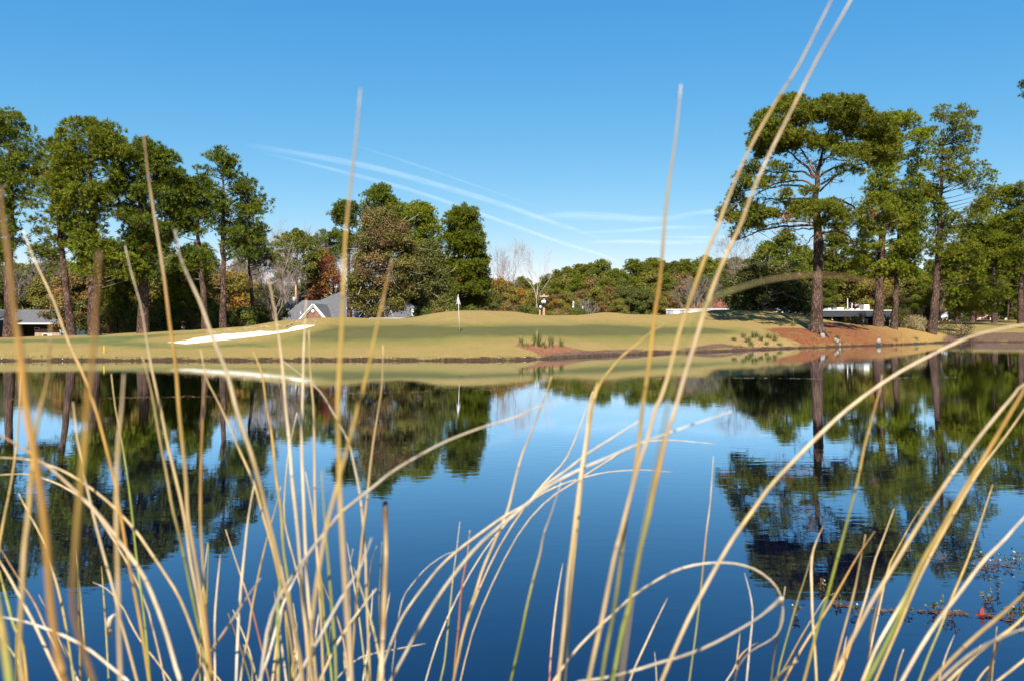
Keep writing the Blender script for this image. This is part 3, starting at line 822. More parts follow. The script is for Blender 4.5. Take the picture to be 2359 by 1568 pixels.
pine("pine_tree", 442, 57, [(441,700),(440,650)], .14, [(585,425,455),(610,405,475),(650,398,484),(690,392,488),(725,396,484)], 36,
     "young bright pine between the domed pine's trunk and the lone pine's trunk", GL, rpad=.62, gcol=YG)
pine("pine_tree", 268, 57.5, [(268,700),(267,650)], .14, [(610,255,284),(650,242,296),(700,240,300),(735,242,298)], 24,
     "dark young pine between the round-topped pine's trunk and the domed pine's trunk", GL, rpad=.6, gcol=NG)
pine("pine_tree", 395, 58, [(395,700),(394,660)], .12, [(620,380,408),(660,368,420),(705,362,424),(735,366,420)], 22,
     "low dark pine just past the domed pine's trunk", GL, rpad=.6, gcol=NG)
GC = "pines of the clump behind the flagstick"
pine("pine_tree", 806, 72, [(804,660),(803,600),(804,540),(804,500)], .24,
     [(467,782,816),(482,766,824),(505,764,824),(521,771,819)], 16, "slim pine with a small round top above the grey-roofed house", GC, rpad=.85, gcol=NG, low=[(540,790,820),(580,780,828)])
pine("pine_tree", 770, 103, [(768,660),(766,600),(764,560)], .24,
     [(533,722,800),(550,714,806),(575,716,812),(600,725,815)], 22, "flat-topped pine behind the red maple", GC, rpad=1.0, gcol=NG)
pine("pine_tree", 880, 82, [(880,660),(880,560),(879,480)], .38,
     [(426,866,888),(446,848,902),(465,832,924),(490,828,946),(530,835,940),(570,840,940)], 50, "tallest pine of its clump with a pointed top", GC, rpad=1.0, gcol=NG)
pine("pine_tree", 975, 80, [(972,680),(970,600),(967,520)], .33,
     [(469,950,984),(490,935,1000),(520,922,1012),(560,940,1018),(600,960,1020),(640,965,1060),(680,970,1062)], 54, "full pine with a light trunk between the pointed pine and the round-headed pine", GC, rpad=.95, gcol=YG)
pine("pine_tree", 1055, 79, [(1054,690),(1053,620),(1059,560),(1062,520)], .34,
     [(481,1050,1090),(496,1034,1100),(520,1020,1110),(545,1018,1116),(575,1020,1120),(590,1040,1115)], 52, "round-headed pine directly behind the flag", GC, rpad=.9, gcol=(.15,.19,.015),
     low=[(600,1030,1118),(640,1040,1118),(680,1050,1112)])
pine("pine_tree", 1040, 84, [(1040,690),(1042,650)], .24,
     [(598,1022,1072),(640,1005,1085),(680,1000,1100),(712,1010,1105)], 46, "young green pine filling the gap below the round-headed pine", GC, rpad=.95, gcol=YG)
pine("pine_tree", 1121, 81, [(1120,690),(1117,640),(1112,600)], .20,
     [(588,1085,1112),(605,1078,1126),(640,1070,1132),(680,1075,1128),(705,1080,1120)], 34, "dark low pine at the open end of the clump", GC, rpad=.85, gcol=(.07,.10,.02))

GR = "pines on the straw bank past the lone big pine"
pine("pine_tree", 2022, 71, [(2023,690),(2027,620),(2033,540),(2037,445),(2045,380),(2060,310)], .42,
     [(257,2040,2110),(270,2022,2124),(292,2000,2140),(325,1985,2150),(350,1990,2140),(380,2000,2130),(460,1975,2120),(480,1970,2130),(510,1972,2132),(545,1985,2125)], 66,
     "yellow-green pine whose crown touches the big pine", GR, rpad=.85, gcol=(.215,.26,.017),
     low=[(550,1970,2120),(600,1960,2110),(640,1990,2110)])
pine("pine_tree", 2059, 70.5, [(2063,690),(2066,620),(2068,560),(2070,500)], .26,
     [(440,2040,2110),(480,2040,2130),(520,2060,2140),(560,2050,2130),(600,2040,2120),(640,2040,2110)], 36,
     "pine with a black trunk close beside the yellow-green pine", GR, rpad=.8, gcol=NG)
pine("pine_tree", 2146, 73, [(2152,690),(2158,620),(2163,560),(2163,480),(2167,400),(2172,330)], .36,
     [(246,2170,2226),(262,2148,2244),(290,2134,2256),(320,2140,2260),(350,2150,2250),(372,2130,2240),(388,2096,2282),(415,2090,2290),(445,2100,2288),(480,2128,2280),(520,2140,2268),(560,2145,2240)], 74,
     "tallest pine on the water's edge with long bare limbs showing sky", GR, rpad=.78, gcol=(.175,.20,.018), tufts=54, dn=1.2,
     low=[(560,2130,2250),(610,2160,2270),(650,2150,2260)])
pine("pine_tree", 2205, 92, [(2204,690),(2203,650),(2200,600)], .24,
     [(570,2180,2240),(600,2170,2260),(650,2165,2290),(700,2180,2300),(722,2200,2295)], 40,
     "low spreading pine standing on the tan mound beyond the water", GR, rpad=1.05, gcol=YG)
GE = "pines crowding the wood past the tan mound"
pine("pine_tree", 2290, 96, [(2288,660),(2292,560),(2295,480)], .32,
     [(430,2280,2330),(460,2255,2350),(510,2245,2350),(570,2250,2345),(620,2260,2340)], 44, "tall pine at the near corner of the wood with a rounded top", GE, rpad=1.1, gcol=YG)
pine("pine_tree", 2350, 94, [(2350,660),(2356,560),(2362,470)], .32,
     [(425,2335,2400),(460,2320,2420),(520,2315,2430),(600,2320,2430),(640,2325,2420)], 40, "tall pine half cut off by the edge of the view", GE, rpad=1.1, gcol=YG)
pine("pine_tree", 2240, 100, [(2240,660),(2243,600),(2245,560)], .28,
     [(520,2220,2275),(560,2205,2290),(610,2200,2290),(660,2205,2280)], 32, "middling pine behind the tallest waterside pine", GE, rpad=1.1, gcol=NG)
pine("pine_tree", 2415, 77, [(2425,640),(2430,500),(2436,300),(2440,150)], .36,
     [(90,2410,2470),(150,2366,2500),(170,2353,2500),(200,2362,2510),(216,2353,2510),(240,2365,2520),(340,2380,2520),(420,2390,2500)], 40,
     "very tall pine just outside the view with one bough tip reaching in", GE, rpad=.7, gcol=NG)

# ------------------------------------------------------------------ the big pine, limb by limb
BD = 60.8
def Z1(x, y, dy=0.0):
    p = W(1639 + .2 * x, 204 + .2 * y, BD); return np.array([p[0] * (1 + dy / BD), BD + dy, CAMZ + (p[2] - CAMZ) * (1 + dy / BD)])
def Z2(x, y, dy=0.0):
    p = W(1639 + .22 * x, 470 + .22 * y, BD); return np.array([p[0] * (1 + dy / BD), BD + dy, CAMZ + (p[2] - CAMZ) * (1 + dy / BD)])
bb = G(1880, BD); bb[2] -= .12
big = empty("pine_tree", bb, "huge spreading pine with a thick reddish trunk on the straw bank", "pine tree", None)
tk = [np.array(bb), np.array(W(1880,748,BD)), np.array(W(1881,720,BD)), np.array(W(1882,650,BD)), np.array(W(1884,600,BD)), np.array(W(1885,560,BD)), np.array(W(1882,510,BD)),
      Z1(1190,1250), Z1(1218,1110), Z1(1212,1000), Z1(1250,850), Z1(1280,700), Z1(1350,500), Z1(1400,330)]
gt = Geo(); TR_ = np.array([.66,.53,.48,.43,.41,.40,.33,.27,.23,.19,.13,.09,.06,.03]) * .90
s_ = np.linspace(0, len(tk) - 1, 40)
TKP = np.stack([np.interp(s_, range(len(tk)), [t[k] for t in tk]) for k in range(3)], 1)
gt.tube(TKP, np.interp(s_, range(len(tk)), TR_) * (1 + .05 * RNG.normal(size=40)), 18, cap=False)
for a in range(7):      # root flare
    th = a * .9 + .3; e = np.array([math.cos(th) * .95, math.sin(th) * .95, 0]) + np.array(bb)
    e[2] = float(H(e[0], e[1])) - .08
    gt.tube([np.array(bb) + np.array([math.cos(th) * .25, math.sin(th) * .25, .75]), np.array(bb) + np.array([math.cos(th) * .55, math.sin(th) * .55, .22]), e], [.2, .16, .05], 6, cap=False)
gt.obj("trunk", M_BARK, big, True, tuple(bb))
LIMBS = [(1,[(1190,1030),(1100,900),(1000,840),(900,740),(750,600)],.13,-1.5),(1,[(1200,970),(1130,870),(1060,760),(950,600),(900,450)],.11,1.5),
 (1,[(1170,1030),(1050,960),(900,960),(750,965),(560,960),(450,940)],.10,-.6),(1,[(1180,1130),(1060,1060),(900,1070),(750,1100),(560,1150),(350,1180)],.11,1.2),
 (1,[(1170,1170),(1000,1120),(830,1110),(650,1150),(450,1250),(250,1350)],.11,-1.6),(1,[(1260,1100),(1350,1050),(1450,1000),(1560,950),(1700,960)],.10,.5),
 (1,[(1240,1190),(1330,1100),(1400,1030),(1480,990)],.09,-1.2),(1,[(1240,1020),(1350,930),(1480,900),(1650,890),(1850,850),(2000,780)],.10,1.6),
 (1,[(1260,900),(1320,790),(1450,830),(1600,820),(1700,760)],.07,-1.5),(1,[(1300,700),(1450,600),(1600,600),(1800,560),(1950,500)],.06,.8),
 (1,[(1290,760),(1350,650),(1400,560),(1480,420)],.06,-1.0),(1,[(1330,560),(1500,440),(1650,300)],.05,-1.8),(1,[(1310,600),(1150,450),(1000,320)],.05,1.4),
 (1,[(1220,960),(1150,840),(1220,870),(1300,760)],.05,1.0),
 (1,[(1230,1330),(1400,1270),(1500,1290),(1640,1370),(1780,1450),(1900,1540),(2050,1560)],.12,-1.8),(1,[(1180,1290),(1000,1265),(750,1270),(640,1270),(560,1340),(450,1400)],.10,1.4),
 (2,[(1070,220),(850,240),(650,240),(500,290),(400,330),(260,380)],.12,-1.2),(2,[(1080,190),(900,180),(700,200),(560,230),(450,270)],.10,1.8),
 (2,[(1160,310),(1220,290),(1300,280),(1450,350),(1520,500)],.13,-2.2),(2,[(1150,200),(1300,150),(1450,190),(1650,300)],.10,-1.4),(2,[(1080,260),(900,260),(750,290),(650,330)],.06,-2.0),
 (2,[(1060,330),(1000,420),(860,500)],.05,1.8),(2,[(1150,160),(1350,120),(1500,90),(1700,120)],.08,2.2)]
gl = Geo(); ENDS = []
for zf, pts, r, dy in LIMBS:
    f = Z1 if zf == 1 else Z2
    P = [f(x, y, dy * i / (len(pts) - 1)) for i, (x, y) in enumerate(pts)]
    s2 = np.linspace(0, len(P) - 1, 4 * len(P)); PP = np.stack([np.interp(s2, range(len(P)), [q[k] for q in P]) for k in range(3)], 1)
    PP[1:-1] += RNG.normal(0, .05, (len(PP) - 2, 3))
    PP = (PP + np.vstack([PP[:1], PP[:-1]])) / 2
    gl.tube(PP, np.linspace(r, r * .22, len(PP)), 6, col=(.15, .10, .08), cap=False)
    for q in PP[len(PP) // 3:]:
        for _ in range(2):
            d = RNG.normal(0, 1, 3) * np.array([1, 1, .6]); d[2] += .3; d = unit(d)
            e = q + d * RNG.uniform(.4, 1.2)
            gl.tube([q, (q + e) / 2 + RNG.normal(0, .06, 3), e], [r * .28, .018, .010], 3, col=(.16, .12, .10), cap=False)
            ENDS.append(e)
gl.obj("branches", M_TWIG, big, False, tuple(bb))
PADS1 = [(900,200,180,95),(1000,250,150,95),(800,270,150,95),(1180,270,150,90),(1350,190,130,80),(1500,180,130,80),(1650,215,150,90),(1780,300,80,80),(620,400,140,80),(760,420,150,90),(950,400,160,90),(1110,370,90,60),(1300,330,160,90),(1520,320,170,100),(1680,400,150,100),(1850,400,120,90),(1950,430,120,90),(530,560,120,80),(700,560,150,90),(880,560,160,90),(1050,580,140,90),(1450,450,120,60),(1640,520,140,80),(1800,560,150,90),(2000,560,150,90),(500,680,90,70),(600,680,130,80),(800,680,150,80),(930,660,130,60),(1200,650,140,80),(1380,640,150,80),(1440,730,100,60),(1650,720,150,70),(1850,750,170,80),(2000,740,150,90),(1720,830,120,60),(1950,860,140,70),(1560,945,110,50),(1700,980,60,30),(620,330,100,60),(1850,480,110,70),(540,440,70,60),(2080,680,120,100),(2080,820,110,80),(600,770,80,40),(1150,180+60,90,60),
 (490,900,100,60),(700,920,110,50),(840,930,60,35),(440,980,110,55),(640,1070,120,55),(400,1080,120,60),(330,1030,70,40),(560,1120,110,55),(900,1050,90,45),(350,1150,120,50),(270,1220,80,50),(1100,1190,100,40),(860,1240,100,50),(250,1320,110,60),(420,1320,90,50),(200,1420,110,60),(460,1400,120,60),(620,1440,110,60),(730,1480,90,60),(150,1500,80,50),(830,1330,100,60),(330,1500,120,60),(1900,1300,120,60),(2050,1310,130,70),(1800,1420,90,55),(1990,1430,130,70),(2100,1420,110,70),(1960,1530,120,60),(2120,1560,120,70),(1760,1510,90,45)]
PADS2 = [(150,110,90,50),(250,180,110,50),(420,140,120,50),(310,270,90,45),(260,350,70,35),(600,120,120,45),(460,240,90,40),(900,50,130,70),(1050,80,120,60),(950,150,110,50),(1150,60,130,60),(1300,90,130,60),(1230,180,100,45),(1400,140,120,60),(1500,200,110,55),(1600,250,90,50),(1620,330,70,45),(1310,245,100,35),(1080,235,60,30),(1000,10,110,60),(1250,20,110,60),(850,110,80,50),(1180,250,60,30)]
gc = Geo(); pads = []
cxz = 1215
for f, PP, sc_ in ((Z1, PADS1, .2), (Z2, PADS2, .22)):
    for x, y, rx, rz in PP:
        fx = (1639 + sc_ * x - 1880) / 225.0
        dep = 4.3 * math.sqrt(max(.05, 1 - min(1, fx * fx)))
        rxm, rzm = rx * sc_ * BD / FP * .98, rz * sc_ * BD / FP * 1.15
        s0 = RNG.choice([-1, 1])
        pads.append((f(x, y, -dep * RNG.uniform(.25, .95)), rxm, rzm))
        if f is Z1 and y < 780: pads.append((f(x + RNG.normal(0, 30), y + RNG.normal(0, 20), RNG.uniform(-.5, .5) * dep), rxm * .8, rzm * .9))
        if RNG.uniform() < (.95 if (f is Z1 and y < 780) else .35): pads.append((f(x + RNG.normal(0, 25), y + RNG.normal(0, 12), dep * RNG.uniform(.1, .95)), rxm * .9, rzm))
pads_foliage(gc, pads, (.178, .204, .018), tufts=92, L=.30, wd=.034, k=12, dead=.006)
E_ = np.array([e for e in ENDS if RNG.uniform() < .35 ])
needles(gc, E_, unit(RNG.normal(size=E_.shape) + np.array([0, 0, .6])), .28, .044, 9, green((.19, .205, .026), len(E_)))
for (f, x, y) in ((Z2, 800, 140), (Z2, 770, 165), (Z2, 1075, 105), (Z2, 820, 120), (Z1, 150, 1520), (Z1, 1860, 1440)):   # browned needle tufts
    c = f(x, y, -3.6) + RNG.normal(0, .18, (14, 3)); needles(gc, c, unit(RNG.normal(size=c.shape)), .26, .03, 8, np.tile([[.42, .15, .03]], (14, 1)))
gc.obj("crown", M_NEEDLE, big, False, tuple(bb))
# hanging dead strands under the long limb
gs = Geo()
for x0, y0, ln in ((1370,1040,210),(1360,1090,150),(1480,1010,120),(1530,1000,110),(1590,1000,90),(1640,1000,120),(1720,1000,60),(1040,930,120)):
    p = Z1(x0, y0, -.8); q = Z1(x0 - 8, y0 + ln, -.8); gs.tube([p, (p + q) / 2 + np.array([.03, 0, 0]), q], [.008, .007, .005], 3, col=(.28, .24, .2), cap=False)
gs.obj("hanging_strands", M_TWIG, big, False, tuple(bb))

# ------------------------------------------------------------------ brown oak and red maple of the middle clump, as traced
def traced_leafy(name, px, D, rows, n, label, group, cat, gcol, leaf=.13, rpad=1.0, dens=100, wood=(.34, .29, .25), warm=None, boles=1, zt=None, k=5):
    b = G(px, D); b[2] -= .08
    root = empty(name, b, label, cat, group); off = tuple(b)
    topz = CAMZ - (rows[0][0] - HY) * D / FP
    gt, gl, gc = Geo(), Geo(), Geo(); T = []
    for i in range(boles):
        zz = np.linspace(b[2], b[2] + (topz - b[2]) * .82, 8); w_ = (i - (boles - 1) / 2) * 1.4
        P = np.stack([b[0] + w_ * np.linspace(.35, 1, 8) + RNG.normal(0, .12, 8), D + RNG.normal(0, .12, 8), zz], 1)
        gt.tube(P, np.linspace(.26, .05, 8), 7, cap=False); T.append([tuple(p) for p in P])
    gt.obj("trunk", M_BARK_G, root, True, off)
    for c, r, rz in envelope_pads(rows, D, n, 0, rpad, b[0]):
        tr = T[RNG.integers(0, len(T))]
        tz = np.array([p[2] for p in tr]); tA = np.array(tr)
        z0 = max(b[2] + 1, min(c[2] - .6, tz[-1])); q = np.array([np.interp(z0, tz, tA[:, j]) for j in range(3)])
        gl.tube(bez(q, (q + np.array(c)) / 2 + RNG.normal(0, .3, 3), c, 5), np.linspace(.06, .02, 5), 4, col=wood, cap=False)
        for _ in range(4):
            e = np.array(c) + RNG.normal(0, r * .7, 3); gl.tube([q * .25 + np.array(c) * .75, e], [.03, .012], 3, col=wood, cap=False)
        m = int(dens * (r / .8) ** 2) + 5
        o = unit(RNG.normal(size=(m, 3))); o[:, 2] = np.abs(o[:, 2]) - .3 * RNG.uniform(0, 1, m)
        pc = green(gcol, 1, .22, .2)[0]
        if warm is not None and RNG.uniform() < warm[1]: pc = np.asarray(warm[0]) * RNG.uniform(.7, 1.2)
        cols = np.clip(pc * RNG.uniform(.7, 1.3, (m, 1)), 0, 1)
        leaves(gc, np.array(c) + o * RNG.uniform(.4, 1.05, (m, 1)) * np.array([r, r, r * .8]), leaf, k, cols, .35, o)
    gl.obj("branches", M_TWIG, root, False, off)
    gc.obj("crown", M_LEAF, root, False, off)
    return root
traced_leafy("oak_tree", 862, 70, [(485,838,905),(520,825,935),(560,815,965),(610,810,975),(660,800,960),(705,805,940),(722,812,925)], 84,
   "large olive-brown oak with pale limbs in front of the grey-roofed house", None, "oak tree", (.135, .118, .028), leaf=.10, rpad=.95, dens=88, boles=3, warm=((.19, .12, .05), .22))
traced_leafy("oak_tree", 1000, 76, [(560,965,1010),(600,950,1030),(650,945,1040),(700,950,1050),(722,955,1050)], 34,
   "dark olive oak under the full pine behind the green", None, "oak tree", (.105, .11, .026), leaf=.11, rpad=.95, dens=85, boles=2)
traced_leafy("maple_tree", 745, 99, [(578,732,752),(605,722,770),(640,712,790),(670,705,800),(695,702,805)], 40,
   "red and orange maple behind the white-trimmed gable", None, "maple tree", (.30, .12, .03), leaf=.11, rpad=.85, dens=80, boles=2, warm=((.22, .055, .03), .45), wood=(.4, .33, .28))
traced_leafy("oak_tree", 1745, 77.5, [(610,1730,1790),(630,1700,1820),(655,1680,1850),(680,1668,1862),(700,1672,1866),(716,1690,1860)], 80,
   "wide dark evergreen oak behind the big pine's shadow", None, "oak tree", (.095, .10, .026), leaf=.12, rpad=1.1, dens=100, boles=2)
# ------------------------------------------------------------------ the woods behind
PP_ = [pine_proto(14, 6.5, .42, 1, (.14,.175,.02)), pine_proto(14, 7.6, .5, 2, (.165,.19,.022)), pine_proto(14, 5.2, .38, 3, (.13,.16,.015)), pine_proto(14, 8.6, .6, 4, (.175,.185,.028), n=26)]
OL = leafy_proto("olive_oak", 8, 6.5, 21, (.17,.15,.034), leaf=.13)
OB = leafy_proto("brown_oak", 8, 5.6, 22, (.20,.13,.045), leaf=.12, dens=70, warm=((.27,.14,.045), .3))
OD = leafy_proto("dark_oak", 8, 7.5, 23, (.095,.11,.024), leaf=.13, dens=95, trunk_h=.12)
OY = leafy_proto("yellow_oak", 8, 6.2, 24, (.22,.17,.03), leaf=.12, dens=80, warm=((.30,.16,.03), .3))
SG = leafy_proto("green_shrub", 3.2, 3.6, 25, (.11,.13,.025), n=20, leaf=.09, trunk_h=.02, dens=120)
SB = leafy_proto("brown_shrub", 3.2, 3.2, 26, (.24,.16,.07), n=18, leaf=.08, trunk_h=.02, dens=60, woodc=(.3,.22,.17))
BT = [bare_proto(12, 31, (.24,.175,.155)), bare_proto(12, 32, (.21,.17,.14), up=.12, tw=.9), bare_proto(12, 33, (.36,.31,.275), up=.16, tw=.8)]
SR = bare_proto(3.5, 34, (.34,.13,.10), depth=5, up=.1, tw=1.0, name="red_twig_shrub")
HT = {p.name: h for p, h in [(x, 14) for x in PP_] + [(x, 8) for x in (OL, OB, OD, OY)] + [(SG, 3.2), (SB, 3.2)] + [(x, 11.4) for x in BT] + [(SR, 3.3)]}
ORD = "first second third fourth fifth sixth seventh eighth ninth tenth eleventh twelfth thirteenth fourteenth fifteenth sixteenth seventeenth eighteenth nineteenth twentieth".split()
ORD += ["twenty-" + o for o in ORD[:9]] + ["thirtieth"] + ["thirty-" + o for o in ORD[:9]] + ["fortieth"]
def row(items, fmt, group, wide=1.0):
    """items: (proto, px, top row, D); fmt gets the ordinal"""
    for i, (p, px, ty, D) in enumerate(items):
        b = G(px, D); b[2] -= .1
        h = CAMZ - (ty - HY) * D / FP - b[2]
        s = h / HT[p.name] if p.name in HT else 1
        kind = {'pine_tree': 'pine tree', 'bare_tree': 'bare tree'}.get(p.name.split('.')[0], p.name.split('.')[0].replace('_', ' '))
        cat = 'pine tree' if 'pine' in kind else 'shrub' if 'shrub' in kind else 'tree'
        place(p, b, RNG.uniform(0, 6.28), (s * wide * RNG.uniform(.9, 1.1), s * wide * RNG.uniform(.9, 1.1), s), fmt.format(o=ORD[i % 40], k=kind), group, cat, USED)
def jit(a, s): return a + RNG.uniform(-s, s)
P1, P2, P3, P4 = PP_
B1, B2, B3 = BT
row([([OL, OB, OD, OB, OY, OL, OD][i % 7], jit(px, 12), jit(t, 14), jit(66, 4) if px > 165 else jit(103, 4)) for i, (px, t) in enumerate([(-150,600),(-110,620),(-70,610),(-30,625),(12,618),(52,610),(92,625),(128,612),(170,630),(205,615),(246,622),(285,610),(322,620),(362,600),(398,612),(436,600),(470,610),(506,640),(545,640),(580,660),(612,672)])],
    "{k} behind the tall pines, {o} from the brick house", "understorey trees behind the tall pines", 1.0)
row([([P1, P3, P2, P1][i % 4], jit(px, 10), jit(t, 12), jit(84, 5) if px > 165 else jit(108, 4)) for i, (px, t) in enumerate([(-140,520),(-80,540),(-20,585),(50,600),(110,610),(180,600),(245,560),(300,530),(355,520),(405,530),(455,560),(500,600),(550,590),(600,600)])],
    "pine filling the wood, {o} from the brick house ", "pines deep in the wood beside the brick house")
row([([SG, SB, SG, SB, SG][i % 5], jit(px, 12), jit(715, 16), jit(57, 2)) for i, px in enumerate(range(232, 625, 36))],
    "{k} at the foot of the wood, {o} from the brick house", "shrubs at the foot of the wood")
row([(OD, 18, 612, 101), (OL, 58, 618, 104), (OD, 100, 606, 102), (P2, 136, 596, 100), (OD, 168, 612, 97), (OL, 206, 606, 96), (P1, 240, 590, 92)],
    "{k} filling the view behind the brick house, {o} along its roof", "trees behind the brick house", 1.15)
row([(B1, 62, 605, 99), (B2, 98, 590, 99), (B1, 186, 620, 66), (B2, 420, 590, 63), (B1, 560, 580, 68), (B2, 605, 560, 72), (B1, 632, 600, 66), (B2, 622, 640, 60)],
    "grey bare tree among the wood's edge, {o} from the brick house", "bare trees at the edge of the wood")
row([(B1, 655, 528, 104), (B3, 700, 535, 108), (B3, 722, 556, 107), (B1, 690, 560, 110), (B3, 765, 560, 106), (B2, 815, 570, 100)],
    "pale bare tree near the red maple, {o} from the black-roofed house", "bare trees round the red maple")
row([(P4, 681, 533, 97), (P3, 652, 605, 125), (P4, 640, 650, 140)],
    "thin grey-green pine over the black-roofed house, {o} from the gable", "thin pines over the black-roofed house")
row([(OY, 612, 690, 118), (OL, 636, 694, 122), (OD, 712, 640, 106), (OL, 655, 698, 126)],
    "low {k} behind the black-roofed house, {o} from the bare trees", "low trees behind the black-roofed house")
row([(OD, 905, 650, 90), (OL, 935, 640, 92), (OD, 965, 655, 90), (OL, 1003, 650, 90), (OD, 1040, 660, 90), (OD, 1085, 660, 90), (OD, 1118, 668, 90), (SG, 1040, 706, 74), (SB, 1010, 712, 73), (SG, 980, 712, 73), (SG, 1085, 708, 76), (SB, 1110, 712, 76)],
    "{k} under the middle pines, {o} from the grey roof", "undergrowth below the middle pines")
row([(OY, 1140, 640, 92), (OB, 1165, 650, 96), (OY, 1190, 662, 90), (OL, 1215, 668, 94), (OY, 1246, 676, 98), (OB, 1276, 680, 100), (OL, 1306, 672, 106), (OY, 1285, 690, 96), (OB, 1340, 668, 108), (OL, 1370, 664, 106), (OB, 1402, 660, 108),
     (OD, 1440, 660, 106), (OD, 1475, 664, 108), (OL, 1508, 668, 110), (OB, 1540, 672, 110), (OL, 1425, 690, 96), (OB, 1385, 696, 94), (SG, 1330, 712, 88), (SB, 1170, 700, 86), (SG, 1210, 704, 86), (SB, 1290, 712, 88)],
    "{k} behind the tan mound, {o} from the flag", "mixed trees behind the tan mound")
row([(B1, 1168, 556, 98), (B2, 1150, 578, 104)],
    "rosy bare tree beside the middle pines, {o} from the utility pole", "rosy bare trees beside the middle pines", .6)
row([(B3, 1234, 567, 93)], "tall lone bare tree with a chalky trunk near the utility pole", None, .55)
row([([P4, P2, P1, P4, P2][i % 5], px, t, jit(142, 7)) for i, (px, t) in enumerate([(1205,640),(1262,634),(1286,624),(1310,618),(1335,611),(1358,610),(1386,600),(1412,622),(1438,630),(1460,600),(1484,608),(1503,597),(1528,603),(1552,606),(1576,600),(1600,606),(1622,592),(1648,598),(1670,599),(1694,596),(1722,602)])],
    "far pine on the skyline, {o} counting from the lone bare tree", "far pines on the skyline", 1.15)
row([([P2, OL, P1, OB, P2, OD][i % 6], px, t, jit(122, 5)) for i, (px, t) in enumerate([(1275,650),(1300,640),(1330,634),(1365,640),(1395,640),(1425,645),(1462,640),(1496,630),(1530,632),(1565,630),(1590,640),(1625,632),(1660,625),(1700,620)])],
    "{k} in front of the skyline pines, {o} counting from the lone bare tree", "trees in front of the skyline pines", 1.2)
row([(B2, 1585, 650, 108), (B1, 1600, 640, 112), (B2, 1640, 640, 108), (B1, 1712, 545, 118), (B1, 1740, 575, 116), (B3, 1352, 690, 92)],
    "faint bare tree near the white building, {o} counting from its end wall", "bare trees near the white building")
row([(SR, 1612, 694, 94), (SR, 1636, 686, 96), (SR, 1660, 690, 94), (SR, 1684, 684, 97), (SR, 1700, 690, 95), (SR, 1598, 700, 96)],
    "reddish bare shrub over the white building's roof, {o} from its end", "reddish shrubs over the white building")
row([(P2, 1770, 560, 104), (P1, 1818, 532, 98), (P2, 1850, 570, 108), (P2, 1925, 535, 102), (P1, 1900, 590, 110)],
    "pine seen past the big trunk, {o} counting from the evergreen oak", "pines seen past the big trunk", 1.25)
row([([P2, OL, P1, P2, OY, OL][i % 6], px, t, D) for i, (px, t, D) in enumerate([(1905,640,96),(1935,600,104),(1965,610,108),(1990,590,112),(2012,625,104),(2040,600,112),(2075,600,110),(2095,640,100),(2110,610,108),(2130,640,98),(1880,620,112),(2085,690,86),(2108,700,84)])],
    "{k} behind the flat-roofed clubhouse, {o} counting from the big pine", "trees behind the clubhouse", 1.1)
row([([P3, P1, P2][i % 3], jit(px, 6), t, D) for i, (px, t, D) in enumerate([(2125,600,112),(2160,590,114),(2195,575,120),(2225,560,118),(2262,560,122),(2300,520,120),(2335,500,122),(2372,490,120),(2410,480,122),(2455,470,120),(2500,500,120),(2250,610,108),(2320,600,112),(2365,590,110),(2290,640,106),(2345,650,105),(2400,620,108),(2440,610,108)])],
    "pine of the dense wood, {o} counting from the tallest waterside pine", "pines of the dense wood", 1.2)
row([([OD, OL, OB, OD][i % 4], jit(px, 6), jit(655, 12), jit(124, 4)) for i, px in enumerate(range(2120, 2520, 26))],
    "{k} shaded by the dense wood, {o} from the waterside pines", "understorey of the dense wood", 1.1)
row([([SG, SB, OD][i % 3], jit(px, 6), jit(706, 8), jit(117, 3)) for i, px in enumerate(range(2130, 2520, 34))],
    "{k} along the edge of the dense wood, {o} counting from the white car", "undergrowth along the dense wood")
row([(OD, 1806, 704, 78), (SG, 1838, 707, 77), (OD, 1862, 705, 79)], "low dark {k} near the big trunk, {o} from the evergreen oak", "low growth by the evergreen oak")
row([(B1, 2166, 640, 100)], "dull bare tree behind the tallest waterside pine", None)
# farthest belt: nothing tells these apart
for i, px in enumerate(np.arange(-800, 3120, 98)):
    p = [P1, P2, OL, P4, OD, P3][i % 6]; D = 186 + 14 * math.sin(i * 2.7); b = G(px, D)
    ty = 668 if px < 1150 else 655
    h = CAMZ - (jit(ty, 10) - HY) * D / FP - b[2]
    place(p, b, RNG.uniform(0, 6.28), (h / HT[p.name] * 2.8,) * 2 + (h / HT[p.name],), "sliver of far crown between nearer trees, %s in the farthest belt from the brick house" % ORD[i % 40], "farthest belt of trees", "tree", USED)

